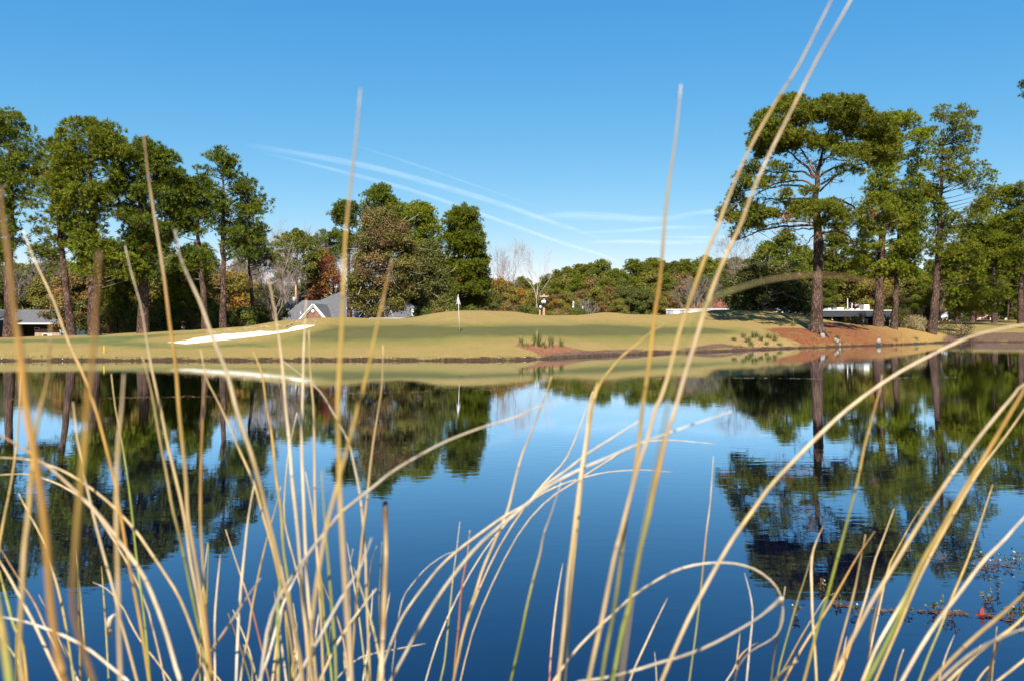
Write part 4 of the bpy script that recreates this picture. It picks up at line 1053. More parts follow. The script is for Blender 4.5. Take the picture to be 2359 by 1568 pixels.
# ------------------------------------------------------------------ materials for built things
def mat_brick(name, c1, c2, mortar, scale=1.0):
    m, n, l, out = newmat(name)
    tc = n.new("ShaderNodeTexCoord"); sp = n.new("ShaderNodeSeparateXYZ"); cb = n.new("ShaderNodeCombineXYZ")
    l.new(tc.outputs['Object'], sp.inputs[0])
    ad = n.new("ShaderNodeMath"); ad.operation = 'ADD'; l.new(sp.outputs['X'], ad.inputs[0]); l.new(sp.outputs['Y'], ad.inputs[1])
    l.new(ad.outputs[0], cb.inputs['X']); l.new(sp.outputs['Z'], cb.inputs['Y'])
    br = n.new("ShaderNodeTexBrick"); br.inputs['Scale'].default_value = 1 / scale
    br.inputs['Brick Width'].default_value = .22; br.inputs['Row Height'].default_value = .075; br.inputs['Mortar Size'].default_value = .008
    br.inputs['Color1'].default_value = (*c1, 1); br.inputs['Color2'].default_value = (*c2, 1); br.inputs['Mortar'].default_value = (*mortar, 1)
    l.new(cb.outputs[0], br.inputs['Vector'])
    no = n.new("ShaderNodeTexNoise"); no.inputs['Scale'].default_value = 3.5; no.inputs['Detail'].default_value = 5
    l.new(tc.outputs['Object'], no.inputs['Vector'])
    mr = n.new("ShaderNodeMapRange"); mr.inputs['From Min'].default_value = .3; mr.inputs['From Max'].default_value = .7; mr.inputs['To Min'].default_value = .65; mr.inputs['To Max'].default_value = 1.3
    l.new(no.outputs['Fac'], mr.inputs['Value'])
    mx = n.new("ShaderNodeMix"); mx.data_type = 'RGBA'; mx.blend_type = 'MULTIPLY'; mx.inputs['Factor'].default_value = 1
    l.new(br.outputs['Color'], mx.inputs['A']); l.new(mr.outputs[0], mx.inputs['B'])
    b = n.new("ShaderNodeBsdfPrincipled"); b.inputs['Roughness'].default_value = .9
    l.new(mx.outputs['Result'], b.inputs['Base Color']); l.new(b.outputs[0], out.inputs['Surface'])
    return m
M_BRICK_T = mat_brick("tan_brick", (.36,.21,.12), (.27,.15,.09), (.32,.26,.2))
M_BRICK_R = mat_brick("red_brick", (.23,.075,.055), (.17,.058,.042), (.22,.18,.15))
M_SHING = mat_plain("grey_shingles", (.115,.112,.115), .9, noise=.3, nscale=5, bump=.02)
M_SHING_D = mat_plain("dark_shingles", (.045,.047,.052), .85, noise=.3, nscale=5, bump=.02)
M_WHITE = mat_plain("white_trim_paint", (.78,.77,.74), .55, noise=.05, nscale=4)
M_CREAM = mat_plain("cream_paint", (.72,.68,.55), .6, noise=.06, nscale=4)
M_GREYP = mat_plain("grey_panel", (.42,.43,.46), .6, noise=.06, nscale=2)
M_FASC = mat_plain("slate_fascia", (.036,.040,.048), .6, noise=.12, nscale=2)
M_DARK = mat_plain("dark_siding_and_shade", (.035,.025,.022), .8, noise=.2, nscale=5)  # siding colour, also stands in for shadow on the brick house
M_GLASS = mat_plain("window_glass", (.02,.025,.03), .08, spec=.6)
M_POLE = mat_plain("weathered_pole", (.46,.27,.17), .85, noise=.25, nscale=6)
M_POLEG = mat_plain("grey_pole", (.42,.37,.32), .85, noise=.2, nscale=6)
M_METAL = mat_plain("grey_white_metal", (.66,.68,.70), .4, metal=.1)
M_BLACK = mat_plain("black_rubber", (.02,.02,.02), .7)

def fx(f, D): return (f - CX) * D / FP
def fz(y, D): return CAMZ - (y - HY) * D / FP
def part(g, name, mat, root, smooth=False):
    return g.obj(name, mat, root, smooth, tuple(root.location))
def bx(name, mat, root, *a):
    g = Geo(); g.box(*a); return part(g, name, mat, root)
def slab(g, pts, t=.12):
    """a flat polygon given thickness t downwards"""
    P = np.array([tuple(p) for p in pts], float); n = len(P)
    nn = np.cross(P[1] - P[0], P[2] - P[0]); nn = nn / np.linalg.norm(nn)
    if nn[2] < 0: nn = -nn
    if abs(nn[2]) < .05 and nn[1] > 0: nn = -nn
    V = np.vstack([P, P - nn * t])
    tr = [(0, i, i + 1) for i in range(1, n - 1)] + [(n, n + i + 1, n + i) for i in range(1, n - 1)]
    q = [(i, (i + 1) % n, n + (i + 1) % n, n + i) for i in range(n)]
    g.add(V, tris=tr, quads=q)

# brick ranch house beside the pond
D = 85.0
ha = empty("brick_house", (fx(60, D), D, 0), "low tan brick house with a grey roof and white eave line", "house")
x0, xr, xw = fx(-120, D), fx(150, D), fx(139, D)
bx("brick_wall", M_BRICK_T, ha, fx(80, D), xw, D, D + 9, -.5, fz(758, D))
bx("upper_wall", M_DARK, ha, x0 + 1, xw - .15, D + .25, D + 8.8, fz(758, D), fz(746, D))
bx("shaded_wall", M_DARK, ha, x0 + 1, fx(80, D) - .01, D + 1.2, D + 8.8, -.5, fz(758, D) - .004)  # dark colour stands in for the shadow over this left part
g = Geo(); e, r_ = fz(744.5, D), fz(714, D + 5)
A_, B_, C_, D_ = (x0, D - .7, e), (xr, D - .7, e), (fx(134, D), D + 4.5, r_), (x0, D + 4.5, r_)
slab(g, [A_, B_, C_, D_]); slab(g, [(x0, D + 9.7, e), (xr, D + 9.7, e), C_, D_]); slab(g, [B_, (xr, D + 9.7, e), C_])
roof = part(g, "roof", M_SHING, ha)
bx("eave_board", M_WHITE, ha, fx(50, D), xr, D - .85, D - .703, fz(747, D), fz(744, D))
w = bx("window_frame", M_WHITE, ha, fx(80, D), fx(91, D), D - .06, D + .02, fz(761.5, D), fz(754.5, D)); bx("window_pane", M_GLASS, w, fx(81.5, D) - fx(60, D) , fx(89.5, D) - fx(60, D), -.09, -.061, fz(760, D), fz(756, D))
w = bx("basement_window_frame", M_WHITE, ha, fx(98, D), fx(121, D), D - .05, D + .02, fz(777.5, D), fz(769, D)); bx("window_pane", M_GLASS, w, fx(100, D) - fx(60, D), fx(110, D) - fx(60, D), -.08, -.051, fz(776.5, D), fz(770.2, D))
# wing that comes forward, its shadow put into the dark wall colour
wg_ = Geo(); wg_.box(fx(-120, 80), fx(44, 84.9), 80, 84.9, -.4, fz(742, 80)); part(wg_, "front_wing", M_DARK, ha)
g = Geo(); slab(g, [(fx(-130,80), 79.4, fz(742,80)), (fx(54,84.9), 79.4, fz(742,80)), (fx(46,84.9), 84.5, fz(716,84.5)), (fx(-130,80), 84.5, fz(716,84.5))]); part(g, "wing_roof", M_SHING_D, ha)

# white panel fence between the leaning pine and the straw mound
D = 58.5
fe = empty("white_fence", G(175, D), "short run of white fence panels between two pine trunks", "fence")
for a, b_, t, u, m_ in ((141,158,763,779,M_WHITE),(169,180,763,779,M_WHITE),(182,194,763,779,M_WHITE),(195,211,762,776,M_CREAM)):
    bx("fence_panel", m_, fe, fx(a, D), fx(b_, D), D, D + .05, fz(u, D), fz(t, D))
for a in (140, 159, 168, 181, 194.5, 212): bx("fence_post", M_WHITE, fe, fx(a, D) - .05, fx(a, D) + .05, D - .06, D - .003, fz(780, D), fz(760, D))

# grey-roofed brick house with the white-trimmed gable
hb = empty("grey_roofed_house", (fx(800, 80), 80, -.3), "red brick house with wide grey roofs and a white-trimmed gable", "house")
D = 80.0
eL = fz(738.5, D)
bx("brick_wall", M_BRICK_R, hb, fx(650, D), fx(795, D), D + .6, D + 8, -.4, eL - .02)
bx("brick_wall", M_BRICK_R, hb, fx(795, D), fx(980, D), D + 3.5, D + 16, -.4, 2.4)
g = Geo()
Q = lambda f, y, d: (fx(f, d), d, fz(y, d))
ea, eb = Q(640, 739, 80), (fx(800, 80), 80, eL)
r1, r2 = Q(696, 692.5, 84.5), (fx(800, 84.5), 84.5, fz(692.5, 84.5))
back = 89.0
slab(g, [ea, eb, r2, r1]); slab(g, [(ea[0], back, eL), ea, r1]); slab(g, [(ea[0], back, eL), (eb[0], back, eL), r2, r1])
part(g, "roof", M_SHING, hb)
g = Geo(); ez = 2.35
m0, m1 = (-25.0, 83, ez), (fx(992, 83), 83, ez)
k1, k2 = Q(781, 674, 91), Q(905, 674, 91)
slab(g, [m0, m1, k2, k1]); slab(g, [(m0[0], 99, ez), m0, k1]); slab(g, [m1, (m1[0], 99, ez), k2]); slab(g, [(m0[0], 99, ez), (m1[0], 99, ez), k2, k1])
part(g, "main_roof", M_SHING, hb)
g = Geo()      # lower hip in front of the main roof
a0, a1 = (fx(722, 79.2), 79.2, fz(741, 79.2)), (fx(852, 79.2), 79.2, fz(741, 79.2))
b0, b1 = (fx(797, 85), 85, fz(695, 85)), (fx(830, 85), 85, fz(695, 85))
slab(g, [a0, a1, b1, b0]); slab(g, [(a0[0] + .3, 85.2, a0[2]), a0, b0]); slab(g, [a1, (a1[0], 85.2, a1[2]), b1])
part(g, "front_roof", M_SHING, hb)
# gable
D = 78.2; ap = np.array(Q(721.5, 702, D)); gl_, gr_ = np.array(Q(684, 745, D)), np.array(Q(749, 734, D) )
g = Geo(); inn = .12
g.add([gl_ + (.2, 0, -.3), (gr_[0] - .2, D, gl_[2] - .3), gr_ + (-.2, 0, 0), ap - (0, 0, .15), gl_ + (.2, 1.9, -.3), (gr_[0] - .2, D + 1.9, gl_[2] - .3), gr_ + (-.2, 1.9, 0), ap + (0, 1.9, -.15)],
      tris=[(0, 1, 3), (1, 2, 3), (4, 7, 5), (5, 7, 6)], quads=[(0, 3, 7, 4), (1, 5, 6, 2), (2, 6, 7, 3)])
gable = part(g, "gable_wall", M_BRICK_R, hb)
for s0, s1 in ((ap, gl_), (ap, gr_)):
    g = Geo(); v = (s1 - s0); nrm = np.array([-v[2], 0, v[0]]); nrm /= np.linalg.norm(nrm)
    if nrm[2] < 0: nrm = -nrm
    for wd_, yo, t0 in ((.15, -.14, .12), (.09, -.05, -.06)):
        a = s0 + nrm * t0; b_ = s1 + nrm * t0
        P = np.array([a, b_, b_ - nrm * wd_, a - nrm * wd_]); P[:, 1] = D + yo - .06
        P2_ = P.copy(); P2_[:, 1] += .12
        g.add(np.vstack([P, P2_]), quads=[(0,1,2,3),(7,6,5,4),(0,4,5,1),(1,5,6,2),(2,6,7,3),(3,7,4,0)])
    part(g, "rake_board", M_WHITE, hb)
    g = Geo(); u0, u1 = s0 + nrm * .17, s1 + nrm * .17
    slab(g, [u0 + (0, -.1, 0), u1 + (0, -.1, 0), u1 + (0, 5.0, 0), u0 + (0, 5.0, 0)], .08); part(g, "gable_roof", M_SHING, hb)
g = Geo(); c = Q(720, 717, D - .06); g.tube([(c[0], D - .09, c[2]), (c[0], D + .0, c[2])], [.16, .16], 14); part(g, "gable_vent", M_WHITE, hb)
bx("roof_vent", M_WHITE, hb, fx(801, 83), fx(815, 83), 82.3, 82.9, fz(713, 83), fz(709.5, 83))
g = Geo(); c = Q(692.5, 724, 80.5); g.tube([c, (c[0], c[1], c[2] + .25)], [.06, .06], 8); part(g, "vent_pipe", M_WHITE, hb)
bx("gutter", M_WHITE, hb, fx(641, 80), fx(682, 80), 79.86, 79.99, fz(741, 80), fz(738.5, 80))
for a, b_ in ((948,953),(957,961),(1008,1013),(966,970)):
    bx("white_door_frame", M_WHITE, hb, fx(a, 83.3), fx(b_, 83.3), 83.2, 83.44, .2, fz(712, 83.3))
# low white wall at its foot
lw = empty("low_white_wall", (fx(900, 60), 60, .3), "low white garden wall showing in dashes over the green's far lip", "wall")
bx("wall_body", M_WHITE, lw, fx(850, 60), fx(985, 60), 60, 60.25, .3, fz(732.5, 60))
# black-roofed house
D = 100.0
hc = empty("black_roofed_house", (fx(655, D), D, 0), "house with a black shingled roof behind the straight wooden pole", "house")
bx("wall", M_DARK, hc, fx(628, D), fx(720, D), D + .5, D + 9, -.3, 2.2)
g = Geo(); z_ = fz(712, D); q0, q1 = (fx(622, D), D, z_), (fx(726, D), D, z_)
k1, k2 = Q(646, 689.5, D + 4.5), Q(700, 689.5, D + 4.5)
slab(g, [q0, q1, k2, k1]); slab(g, [(q0[0], D + 9.5, z_), q0, k1]); slab(g, [q1, (q1[0], D + 9.5, z_), k2]); slab(g, [(q0[0], D + 9.5, z_), (q1[0], D + 9.5, z_), k2, k1])
part(g, "roof", M_SHING_D, hc)
bx("eave_board", M_WHITE, hc, fx(660, D), fx(668, D), D - .2, D - .02, z_ - .15, z_ - .02)

# white flat-roofed building behind the mound
wb = empty("white_building", (fx(1700, 85), 85, 1), "long flat-roofed white building low behind the tan mound", "building")
def along(f): t = (f - 1534) / (1880 - 1534); return 90 - 9 * t
WA, WB_ = np.array([fx(1534, 90), 90.0]), np.array([fx(1880, 81), 81.0])
def wall_seg(name, f0, f1, mat, zt, zb=.6, off=0.0, th=.3):
    P = []
    for f in (f0, f1):
        k = (f - CX) / FP; d = WB_ - WA        # intersection of the sight line with the wall line
        t = (WA[0] - k * WA[1]) / (k * d[1] - d[0]); P.append(WA + d * t)
    u = (P[1] - P[0]) / np.linalg.norm(P[1] - P[0]); nn = np.array([-u[1], u[0]])
    a, b_ = P[0] - nn * off, P[1] - nn * off
    c_, d_ = b_ + nn * th, a + nn * th
    g = Geo(); g.add([(*a, zb), (*b_, zb), (*c_, zb), (*d_, zb), (*a, zt), (*b_, zt), (*c_, zt), (*d_, zt)], quads=[(0,3,2,1),(4,5,6,7),(0,1,5,4),(1,2,6,5),(2,3,7,6),(3,0,4,7)])
    return part(g, name, mat, wb)
for f0, f1, m_ in ((1534,1551,M_GREYP),(1551,1565,M_WHITE),(1565,1575,M_GREYP),(1575,1850,M_WHITE)): wall_seg("wall_panel", f0, f1, m_, 3.22)
wall_seg("roof_edge", 1533.5, 1850.5, M_WHITE, 3.34, 3.223, .06, 9.0)
for f in (1541, 1573.5):
    g = Geo(); p = W(f, 716, along(f) - .35); g.tube([p + Vector((-.18, 0, .05)), p + Vector((0, 0, 0)), p + Vector((-.02, .02, -.25)), p + Vector((-.1, .05, -.6))], [.035, .04, .045, .04], 6); part(g, "wall_bracket", M_BLACK, wb)

# clubhouse with slate fascia
D = 92.0
ch = empty("clubhouse", (fx(1960, D), D, 1.1), "flat-roofed clubhouse with a deep slate-grey fascia and pale columns", "building")
bx("fascia", M_FASC, ch, fx(1840, D), fx(2056.5, D), D, D + 14, fz(730, D), fz(716, D))
bx("white_coping", M_WHITE, ch, fx(1840, D), fx(2057, D), D - .06, D + 14.1, fz(716, D) + .003, fz(714.3, D))
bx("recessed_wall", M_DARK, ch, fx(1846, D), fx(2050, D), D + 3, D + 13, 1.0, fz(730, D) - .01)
for f, w_, m_ in ((1919,3,M_CREAM),(1960,5,M_CREAM),(1991,4.5,M_WHITE),(2053,5,M_CREAM)):
    bx("column", m_, ch, fx(f - w_ / 2, D), fx(f + w_ / 2, D), D + .3, D + .6, .9, fz(730, D) - .004)
for f in range(1860, 2050, 17): 
    w = bx("window_frame", M_BLACK, ch, fx(f, D), fx(f + 12, D), D + 2.9, D + 2.99, 1.5, fz(733, D)); bx("pane", M_GLASS, w, fx(f + 1, D) - ch.location[0], fx(f + 11, D) - ch.location[0], 2.85, 2.898, .5, fz(734.5, D) - 1.1)
g = Geo(); z_ = fz(712, D + 4); ap = Q(1886, 676, D + 7); pr = [(fx(1846, D+4), D + 4, z_), (fx(1929, D+4), D + 4, z_), (fx(1929, D+4), D + 10, z_), (fx(1846, D+4), D + 10, z_)]
for i in range(4): slab(g, [pr[i], pr[(i + 1) % 4], ap], .1)
part(g, "pyramid_roof", M_FASC, ch)
bx("pyramid_base", M_FASC, ch, fx(1848, D+4), fx(1927, D+4), D + 4.2, D + 9.8, fz(714.3, D) + .003, z_ - .06)
for a, b_, t, m_ in ((1928,1943,709,M_WHITE),(1957,1966,711.5,M_WHITE),(1989.5,2002,702,M_CREAM),(1972,1980,711,M_METAL),(1908,1914,710,M_WHITE)):
    bx("roof_unit", m_, ch, fx(a, D+2), fx(b_, D+2), D + 2, D + 3.4, fz(714.3, D) + .004, fz(t, D+2))
for f, t in ((1974, 698), (1964, 687)):
    g = Geo(); g.tube([(fx(f, D+3), D + 4.5, fz(714.3, D)), (fx(f, D+3), D + 4.5, fz(t, D+3))], [.06, .06], 6); part(g, "flue_pipe", M_METAL, ch)

# utility poles and street light
def pole(px, top, D, r, mat, label, cat="utility pole", name="utility_pole"):
    b = G(px, D); b[2] -= .2
    o = empty(name, b, label, cat)
    g = Geo(); g.tube([b, (b[0] - .05, D, (b[2] + fz(top, D)) / 2), (b[0] - .04, D, fz(top, D))], [r, r * .9, r * .75], 8)
    part(g, "pole", mat, o, True); return o
D = 90.0
u = pole(1253.5, 679, D, .17, M_POLE, "wooden utility pole with a crossarm and two white transformers")
bx("crossarm", M_POLEG, u, fx(1242.5, D), fx(1262.8, D), D - .29, D - .17, fz(684.6, D), fz(682.8, D))
for f in (1243.5, 1248, 1258, 1262):
    g = Geo(); g.tube([(fx(f, D), D - .23, fz(682.8, D)), (fx(f, D), D - .23, fz(681.2, D))], [.05, .06], 6); part(g, "insulator", M_METAL, u)
for f in (1249.2, 1253.9):
    g = Geo(); g.tube([(fx(f, D), D - .42, fz(700, D)), (fx(f, D), D - .42, fz(694, D)), (fx(f, D), D - .42, fz(693, D))], [.17, .17, .1], 12); part(g, "transformer", M_METAL, u, True)
u = pole(1244, 709, D, .11, M_POLE, "short brown post with a round pale lamp beside the transformer pole", "post", "lamp_post")
g = Geo(); blob(g, (fx(1244.3, D), D - .15, fz(708, D)), (.17, .17, .22), (.7,.78,.8), 3, 2, .02); part(g, "lamp", M_METAL, u, True)
u = pole(1321, 694, D, .11, M_POLEG, "grey utility pole with one short arm and a pale cylinder")
bx("arm", M_POLEG, u, fx(1320, D), fx(1324.5, D), D - .2, D - .12, fz(699.4, D), fz(698.4, D))
g = Geo(); g.tube([(fx(1319.4, D), D - .2, fz(710, D)), (fx(1319.4, D), D - .2, fz(706.5, D))], [.13, .13], 10); part(g, "transformer", M_METAL, u, True)
pole(1342.5, 705.5, D, .10, M_POLEG, "plain bare grey pole without any arm")
D = 95.0
u = pole(682, 657, D, .14, M_POLE, "straight reddish wooden pole in front of the black-roofed house")
g = Geo(); g.tube([(fx(679, D), D - .35, fz(696, D)), (fx(679, D), D - .35, fz(685, D))], [.2, .2], 12); part(g, "transformer", M_METAL, u, True)
u = pole(134, 696, 96, .07, M_METAL, "slim white street light with one curved arm over the brick house", "street light", "street_light")
g = Geo(); D = 96.0; g.tube([(fx(134, D), D, fz(698, D)), (fx(141, D), D, fz(693.5, D)), (fx(150, D), D, fz(691.8, D))], [.05, .05, .04], 6); part(g, "arm", M_METAL, u, True)
bx("lamp_head", M_METAL, u, fx(148.5, D), fx(154.5, D), D - .12, D + .12, fz(692.8, D), fz(691, D))
u = pole(127.5, 680, 94, .12, M_POLEG, "grey pole carrying a white transformer behind the brick house")
g = Geo(); D = 94.0; g.tube([(fx(126, D), D - .3, fz(697, D)), (fx(126, D), D - .3, fz(684, D))], [.2, .2], 12); part(g, "transformer", M_METAL, u, True)

# parked white car past the far mound
def car(px, D, label, col, rz=0.0):
    b = G(px, D); o = empty("parked_car", b, label, "car")
    prof = [(-2.2,.35),(-2.25,.7),(-2.1,.85),(-1.35,.95),(-.75,1.38),(.65,1.42),(1.35,1.0),(2.1,.9),(2.25,.7),(2.2,.35)]
    g = Geo(); n = len(prof); V = []
    for y, k in ((-.85, 1.0), (-.7, 1.02), (.7, 1.02), (.85, 1.0)): V += [(x, y * (1 if z < .98 else .8), z * k if abs(y) < .8 else z) for x, z in prof]
    q = [(r*n+i, r*n+i+1, (r+1)*n+i+1, (r+1)*n+i) for r in range(3) for i in range(n-1)] + [(r*n+n-1, r*n, (r+1)*n, (r+1)*n+n-1) for r in range(3)]
    tr = [(0, i+1, i) for i in range(1, n-1)] + [(3*n, 3*n+i, 3*n+i+1) for i in range(1, n-1)]
    g.add(V, tris=tr, quads=q); g.obj("body", col, o, True)
    for s_ in (-1, 1):
        g = Geo(); y = s_ * .80; P = [(-1.2,.98),(-.72,1.3),(.6,1.33),(1.15,1.0)]
        g.add([(x, y * (1.02 if z < 1.1 else .9), z) for x, z in P] + [(x, y * (1.0 if z < 1.1 else .86), z) for x, z in P], quads=[(0,1,2,3),(7,6,5,4),(0,4,5,1),(1,5,6,2),(2,6,7,3),(3,7,4,0)]); g.obj("side_window", M_GLASS, o)
        for x in (-1.35, 1.4):
            g = Geo(); g.tube([(x, s_*.72, .33), (x, s_*.92, .33)], [.33, .33], 16); wh = g.obj("wheel", M_BLACK, o)
            g = Geo(); g.tube([(x, s_*.90, .33), (x, s_*.935, .33)], [.19, .17], 12); g.obj("rim", M_METAL, wh)
    for y in (-.55, .55):
        g = Geo(); g.box(2.18, 2.27, y - .16, y + .16, .62, .74); g.obj("headlight", M_METAL, o)
        g = Geo(); g.box(-2.28, -2.2, y - .16, y + .16, .68, .8); g.obj("tail_light", mat_red, o)
    o.rotation_euler = (0, 0, rz); return o
mat_red = mat_plain("red_plastic", (.45,.03,.02), .3)
car(2192, 117, "white car parked beyond the tan mound under the pines", mat_plain("white_car_paint", (.8,.8,.8), .2, spec=.6), .1)
for i, (f, t, lb) in enumerate(((2281, 733, "nearest the green shrubs"), (2296, 735.5, "the shortest, in the middle"), (2316, 733, "the widest, by the frame's edge"))):
    b = G(f, 113); o = empty("white_marker", b, "small white marker post on the tan mound, " + lb, "marker post", "white marker posts on the tan mound")
    g = Geo(); w_ = (.10, .08, .2)[i]; g.box(-w_, w_, -.06, .06, -.1, fz(t, 113) - b[2]); g.box(-w_ - .03, w_ + .03, -.09, .09, fz(t, 113) - b[2] + .002, fz(t, 113) - b[2] + .05); g.obj("post", M_WHITE, o)

# ------------------------------------------------------------------ flagstick
fb = G(1058.5, 45.0)
fl = empty("golf_flagstick", fb, "white golf flagstick with a limp white flag on the green", "golf flag")
lean_ = -.05
def FPT(f, y): return np.array([fx(f, 45), 45.0, fz(y, 45)])
g = Geo(); top_ = FPT(1055, 680); g.tube([tuple(fb), tuple((np.array(fb) + top_) / 2), tuple(top_)], [.016, .014, .010], 8); part(g, "pole", M_WHITE, fl, True)
g = Geo(); blob(g, top_ + (0, 0, .02), (.022, .022, .022), (1, 1, 1), 1, 1, 0); part(g, "pole_cap", M_WHITE, fl, True)
g = Geo(); nu, nv = 17, 12; V = []; cc = []
for j in range(nv):
    v = j / (nv - 1)
    for i in range(nu):
        u_ = i / (nu - 1)
        ph = u_ * math.pi * 3.2
        x = -.02 + (-.17 * v ** .9) * math.sin(min(ph, math.pi * .5) if u_ < .16 else ph * .5) * (.35 + .65 * u_) + .09 * v * max(0, math.sin(ph - 1.2)) * (1 - u_)
        y = .05 * math.cos(ph) * (.3 + v)
        z = -.06 - .47 * v - .07 * u_ * v + .03 * math.sin(ph * 1.3) * v
        V.append(top_ + (x, y, z + .04)); cc.append((.10,.20,.34) if (.66 < v < .86 and .35 < u_ < .8) else (.82,.82,.84))
g.add(V, quads=[(j*nu+i, j*nu+i+1, (j+1)*nu+i+1, (j+1)*nu+i) for j in range(nv-1) for i in range(nu-1)], col=np.array(cc))
flag = part(g, "flag", mat_leaf("flag_cloth", .3, .6, .03), fl, True)
so = flag.modifiers.new("thick", 'SOLIDIFY'); so.thickness = .004

# stakes and balls
b = hit(240, 812); o = empty("yellow_stake", b, "small yellow hazard stake on the tan bank", "stake")
g = Geo(); g.box(-.022, .022, -.022, .022, -.05, .36, (1, 1, 1)); g.obj("stake_body", mat_plain("yellow_paint", (.80,.50,.03), .5), o)
b = hit(2076, 781); o = empty("red_stake", b, "thin red stake on the straw bank near the black trunk", "stake")
g = Geo(); g.box(-.014, .014, -.014, .014, -.05, .55, (1, 1, 1)); g.obj("stake_body", mat_plain("red_paint", (.6,.05,.03), .5), o)
M_BALL = mat_plain("golf_ball_white", (.8,.8,.78), .4)
for f, y, lb in ((1149, 826.5, "yellowish golf ball on the dark mud strip"), (1209, 826, "white golf ball on the mud strip below the mulch bed"), (4, 829, "white golf ball on the mud strip nearest the brick house"), (144, 828, "white golf ball on the mud strip under the leaning pine")):
    b = hit(f, y); g = Geo(); blob(g, (0, 0, .035), (.026, .026, .026), (1, 1, 1), 5, 2, 0.0)
    o = g.obj("golf_ball", M_BALL, smooth=True); o.location = b; tag(o, lb, "golf ball", "golf balls washed up on the bank")

# rocks on the straw bank
M_ROCK = mat_plain("pale_rock", (.30,.27,.24), .9, noise=.35, nscale=7, bump=.03)
for i, (f, y, r, lb) in enumerate(((1894, 779, .22, "tall pale rock just below the big pine's roots"), (1927, 790, .19, "tilted pale rock halfway down the straw bank"), (2022, 791, .2, "square pale rock at the water's edge below the twin trunks"), (1898, 768, .11, "small pale rock touching the big pine's roots"), (1932, 796, .1, "small rock at the water under the tilted rock"))):
    b = hit(f, y); g = Geo(); blob(g, (0, 0, r * .6), (r * .8, r * .7, r), (1, 1, 1), 40 + i, 3, .5)
    o = g.obj("rock", M_ROCK, smooth=False); o.location = b; tag(o, lb, "rock", "rocks on the straw bank")

# ornamental grass clumps in the beds, weeds and small shrubs
def grass_clump(px, y, h, n, label, group, cols, spread=.22, droop=.5, name="ornamental_grass"):
    b = hit(px, y); g = Geo()
    for _ in range(n):
        a = RNG.uniform(0, 6.28); r0 = RNG.uniform(0, spread * .5); L = h * RNG.uniform(.5, 1.3); o_ = RNG.uniform(.1, 1.3) * droop
        t = np.linspace(0, 1, 5)[:, None]; d = np.array([math.cos(a), math.sin(a), 0])
        P = np.array([r0 * math.cos(a), r0 * math.sin(a), -.03]) + d * (t ** 1.8) * L * o_ * .75 + np.array([0, 0, 1]) * (t * L - t ** 2.4 * L * o_ * .45)
        sd = np.cross(d, [0, 0, 1]) * .009 * RNG.uniform(.7, 1.3); c = np.array(cols[RNG.integers(0, len(cols))]) * RNG.uniform(.75, 1.25)
        V = np.empty((10, 3)); w_ = np.array([1, .95, .8, .5, .08])[:, None]; V[0::2] = P - sd * w_; V[1::2] = P + sd * w_
        g.add(V, quads=[(2*i, 2*i+1, 2*i+3, 2*i+2) for i in range(4)], col=c)
    o = g.obj(name, M_LEAF); o.location = b
    return tag(o, label, "grass clump" if 'grass' in name else "weed", group)
GT = [(.10,.15,.03), (.13,.17,.04), (.30,.28,.10), (.42,.33,.16)]; TT = [(.45,.36,.18), (.36,.30,.12), (.2,.2,.06)]
gg = "ornamental grasses in the mulch bed"
grass_clump(1200, 795, .55, 110, "short pale-tipped grass clump at the tip of the mulch bed", gg, TT + GT[:1])
grass_clump(1212, 799, .42, 80, "drooping straw-coloured grass clump on the mulch bed", gg, TT, .3, .9)
grass_clump(1236, 798, .85, 230, "largest dark green grass clump on the mulch bed", gg, GT, .35, .55)
grass_clump(1250, 800, .5, 100, "low tan grass clump between the two upright green ones", gg, TT, .3, .8)
grass_clump(1269, 801, .75, 150, "narrow upright grass clump with a tan base on the mulch bed", gg, GT, .22, .35)
grass_clump(1293, 800, .6, 80, "thin green grass clump where the mulch bed ends", gg, GT[:3], .22, .5)
gg = "ornamental grasses on the dry bed"
for f, y, h, n, lb in ((1712,778,.55,90,"upright grass clump on the dry bed nearest the green"), (1735,779,.6,130,"dense grass clump second on the dry bed"), (1752,786,.55,120,"broad green grass clump in the middle of the dry bed"), (1786,786,.7,120,"tall leaning grass clump next to the red straw"), (1730,797,.45,140,"low dry grass clump nearest the water below the dry bed"), (1765,796,.4,110,"sprawling tan grass clump at the dry bed's lower corner")):
    grass_clump(f, y, h, n, lb, gg, GT, .3, .7)
for f, y, h, n, lb in ((1690,786,.4,120,"pale grass clump at the outer edge of the dry bed"), (1722,790,.6,150,"straw and green grass clump low on the dry bed"), (1742,776,.5,110,"half-green grass clump high on the dry bed"), (1770,779,.55,110,"wispy grass clump beside the tall leaning one"), (1796,796,.3,120,"matted tan grass clump at the water by the red straw")):
    grass_clump(f, y, h, n, lb, gg, GT, .45, .8)
gg = "weeds on the straw bank"
for f, y, h, n, lb, cs in ((1912,770,.3,40,"green weed beside the big pine's roots",GT[:2]), (1928,779,.4,50,"dark green weed above the tilted rock",GT[:2]), (1872,783,.25,50,"pale weed below the big pine trunk",GT), (1935,792,.45,60,"dry brown weed by the tilted rock",TT), (2062,786,.4,70,"tan weed at the water below the red stake",TT), (1826,752,.55,130,"dry tan tuft in the big pine's shadow",TT), (1700,802,.3,90,"low tan weed at the dark bare bank",TT), (2110,783,.35,90,"tan weed near the tallest waterside pine",TT)):
    grass_clump(f, y, h, n, lb, gg, cs, .4, .8, "bank_weed")
def shrub(px, D, h, w, label, gcol, n, leaf, dens, seed, name="low_shrub", base=None):
    keep = RNG
    p = leafy_proto(name, h, w, seed, gcol, n=n, leaf=leaf, trunk_h=.05, dens=dens, k=4)
    p.location = G(px, D) if base is None else base
    tag(p, label, "shrub", None); return p
